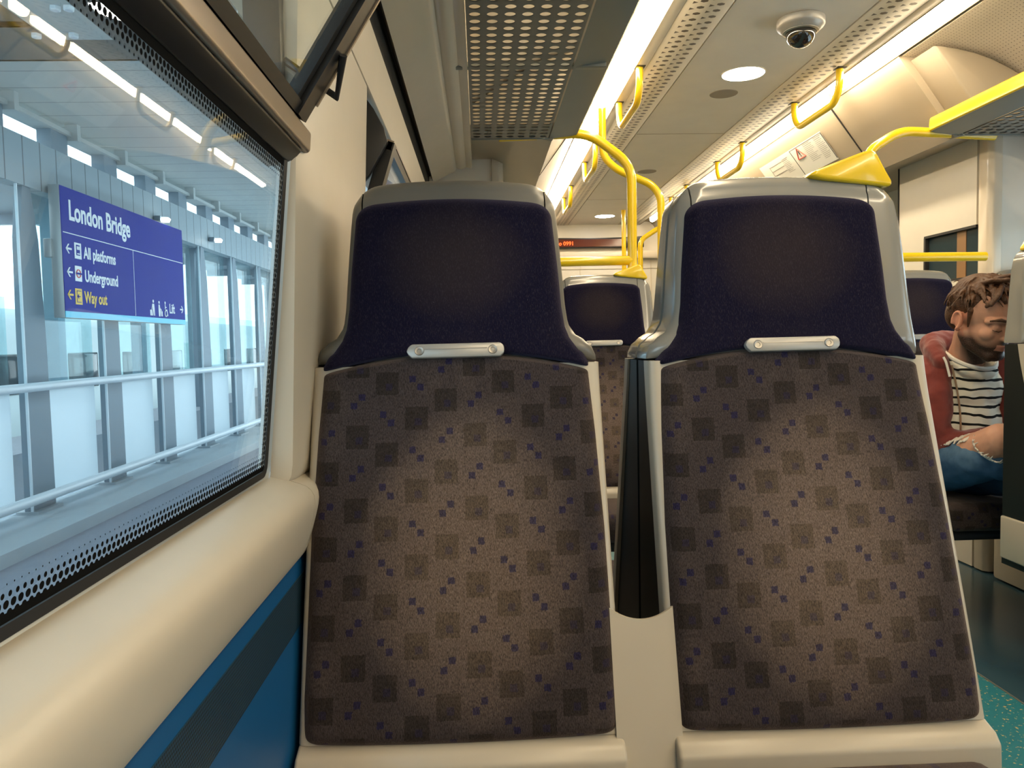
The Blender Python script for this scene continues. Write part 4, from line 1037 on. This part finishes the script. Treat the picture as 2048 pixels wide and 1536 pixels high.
    for pts in ([(.01, -.070, .105), (.035, -.088, .085), (.050, -.088, .055), (.056, -.078, .030)], [(-.01, -.060, .112), (.02, -.085, .100), (.045, -.092, .075), (.050, -.090, .045), (.044, -.088, .025)],
                [(-.04, -.045, .110), (-.055, -.066, .082), (-.064, -.056, .062)], [(-.02, -.05, .118), (-.045, -.070, .098), (-.062, -.068, .070)],
                [(-.03, -.02, .125), (-.01, -.055, .142), (.03, -.07, .135), (.045, -.085, .11)], [(.0, .0, .128), (.02, -.04, .150), (.05, -.055, .138)], [(-.05, .01, .11), (-.04, -.03, .135), (-.005, -.06, .140)]):
        limb(bm, [(h(*p), (.0085-.0012*k)*K) for k, p in enumerate(pts)], 8)
    for s in (-1, 1):   # sideburns
        limb(bm, [(h(s*.074, -.012, .035), .009*K), (h(s*.0735, -.014, .008), .0055*K), (h(s*.0705, -.014, -.015), .0035*K)], 8)
    organic('hair', bm, 'brown_hair', t, PO, .0028, 1)
    bm = bm_new()
    for s in (-1, 1):
        limb(bm, [(h(s*.014, -.0975, .022), .0036*K), (h(s*.034, -.0905, .0275), .0050*K), (h(s*.054, -.0735, .020), .0028*K)], 8)
        limb(bm, [(h(s*.018, -.0885, -.0085), .0012*K), (h(s*.031, -.0900, -.0115), .0016*K), (h(s*.044, -.0800, -.0080), .0012*K)], 6)
    bmesh.ops.translate(bm, vec=-PO, verts=bm.verts); put('eyebrow', bm, 'brown_hair', t)
    # ---- shirt
    bm = bm_new()
    ball(bm, (1.82, 2.840, .885), (.150, .105, .125)); ball(bm, (1.815, 2.835, .76), (.135, .110, .14)); ball(bm, (1.82, 2.90, .66), (.155, .120, .09))
    ball(bm, (1.82, 2.845, .955), (.125, .080, .045))
    limb(bm, [((1.735, 2.79, 1.000), .020), ((1.757, 2.745, .968), .022), ((1.812, 2.728, .950), .022), ((1.862, 2.745, .962), .020), ((1.885, 2.80, 1.000), .02)])
    organic('shirt', bm, 'striped_shirt', t, PO, .006, 8, (.014, .05))
    bm = bm_new(); tube(bm, [(1.722, 2.81, 1.030), (1.728, 2.765, 1.005), (1.755, 2.724, .982), (1.805, 2.706, .968), (1.855, 2.716, .975), (1.885, 2.76, 1.000), (1.90, 2.81, 1.03)], .008, 8, .03)
    bmesh.ops.translate(bm, vec=-PO, verts=bm.verts); sh = put('shirt_collar', bm, 'cord_white', t)
    # ---- hoodie
    bm = bm_new()
    limb(bm, [((1.735, 2.86, .990), .052), (S1, .074), ((1.672, 2.825, .80), .066), (E1, .058), ((1.745, 2.735, .700), .052), (W1, .038)], 18)
    limb(bm, [((1.89, 2.86, .990), .052), (S2, .074), ((2.000, 2.825, .80), .066), (E2, .058), ((1.95, 2.72, .705), .052), (W2, .038)], 18)
    for s, cx in ((1, 1.685), (-1, 1.955)):
        limb(bm, [((cx+s*.025, 2.815, .975), .045), ((cx, 2.80, .87), .058), ((cx-.004*s, 2.80, .75), .058), ((cx, 2.85, .62), .065)], 16)
    ball(bm, (1.82, 2.935, .85), (.175, .075, .17)); ball(bm, (1.82, 3.0, .66), (.17, .09, .12))
    limb(bm, [((1.690, 2.785, 1.000), .026), ((1.700, 2.84, 1.035), .036), ((1.745, 2.92, 1.055), .048), ((1.82, 2.95, 1.055), .055), ((1.90, 2.92, 1.05), .048), ((1.935, 2.85, 1.035), .036), ((1.945, 2.785, 1.0), .026)], 14)
    organic('hoodie', bm, 'maroon_jersey', t, PO, .006, 6, (.020, .07))
    bm = bm_new(); tube(bm, [(1.672, 2.735, 1.015), (1.676, 2.727, 1.000), (1.684, 2.724, .965), (1.688, 2.722, .945)], .0042, 8, .01); bmesh.ops.translate(bm, vec=-PO, verts=bm.verts); put('drawcord', bm, 'cord_white', t)
    bm = bm_new(); tube(bm, [(1.712, 2.750, .985), (1.728, 2.742, .90), (1.738, 2.738, .82), (1.742, 2.738, .74), (1.738, 2.76, .66)], .0035, 6, .03); bmesh.ops.translate(bm, vec=-PO, verts=bm.verts); put('zip', bm, 'zip_metal', t)
    # ---- jeans, open at the torn knee
    bm = bm_new()
    limb(bm, [((1.745, 3.00, .572), .104), ((1.755, 2.83, .610), .100), ((1.765, 2.680, .650), .088), ((1.768, 2.625, .668), .078)], 20)
    limb(bm, [((1.80, 2.585, .655), .070), ((1.90, 2.58, .672), .062), ((2.04, 2.58, .675), .050)], 18)
    limb(bm, [((1.91, 3.00, .562), .102), ((1.985, 2.60, .595), .080), ((2.00, 2.61, .55), .076), ((2.07, 2.68, .17), .056)], 18)
    ball(bm, (1.83, 3.01, .585), (.175, .12, .115))
    organic('jeans', bm, 'blue_denim', t, PO, .0065, 6, (.016, .06))
    bm = bm_new(); rn = random.Random(2)
    for i in range(60):   # frayed ring round the bare knee
        a = 2*pi*i/60; c = Vector((1.771, 2.588, .705)); u = Vector((1, 0, 0)); v = Vector((0, .75, .66)); p = c+u*cos(a)*.073+v*sin(a)*.073
        limb(bm, [(p, .0038), (p+Vector((rn.uniform(-.008, .008), -.012+rn.uniform(-.006, .006), rn.uniform(-.004, .014))), .0018)], 6)
    for i in range(80):   # pale worn patch on the thigh
        f_ = rn.random(); c = Vector((1.747, 2.90, .600)).lerp(Vector((1.765, 2.66, .655)), f_); r_ = .112-.018*f_
        a = radians(rn.uniform(8, 46)); d = Vector((-sin(a), -.15, cos(a))).normalized(); d2 = Vector((-sin(a+.16), -.15, cos(a+.16))).normalized()
        limb(bm, [(c+d*r_, .0042), (c+d2*r_+Vector((0, rn.uniform(-.006, .006), 0)), .0030)], 6)
    organic('torn_threads', bm, 'frayed_thread', t, PO, .0024, 0)
    for c in ((2.0, 0, 0), (2.075, 2.61, .05)):
        bm = bm_new()
        if c[1] == 0:
            ball(bm, (2.17, 2.555, .675), (.115, .045, .048)); ball(bm, (2.11, 2.56, .675), (.05, .045, .05)); organic('shoe', bm, 'shoe_black', t, PO, .006, 4); continue
        ball(bm, c, (.048, .125, .042)); ball(bm, (c[0], c[1]+.06, c[2]+.03), (.042, .055, .05)); box(bm, c[0]-.044, c[0]+.044, c[1]-.11, c[1]+.11, .002, .03, .012)
        organic('shoe', bm, 'shoe_black', t, PO, .006, 4)
man()
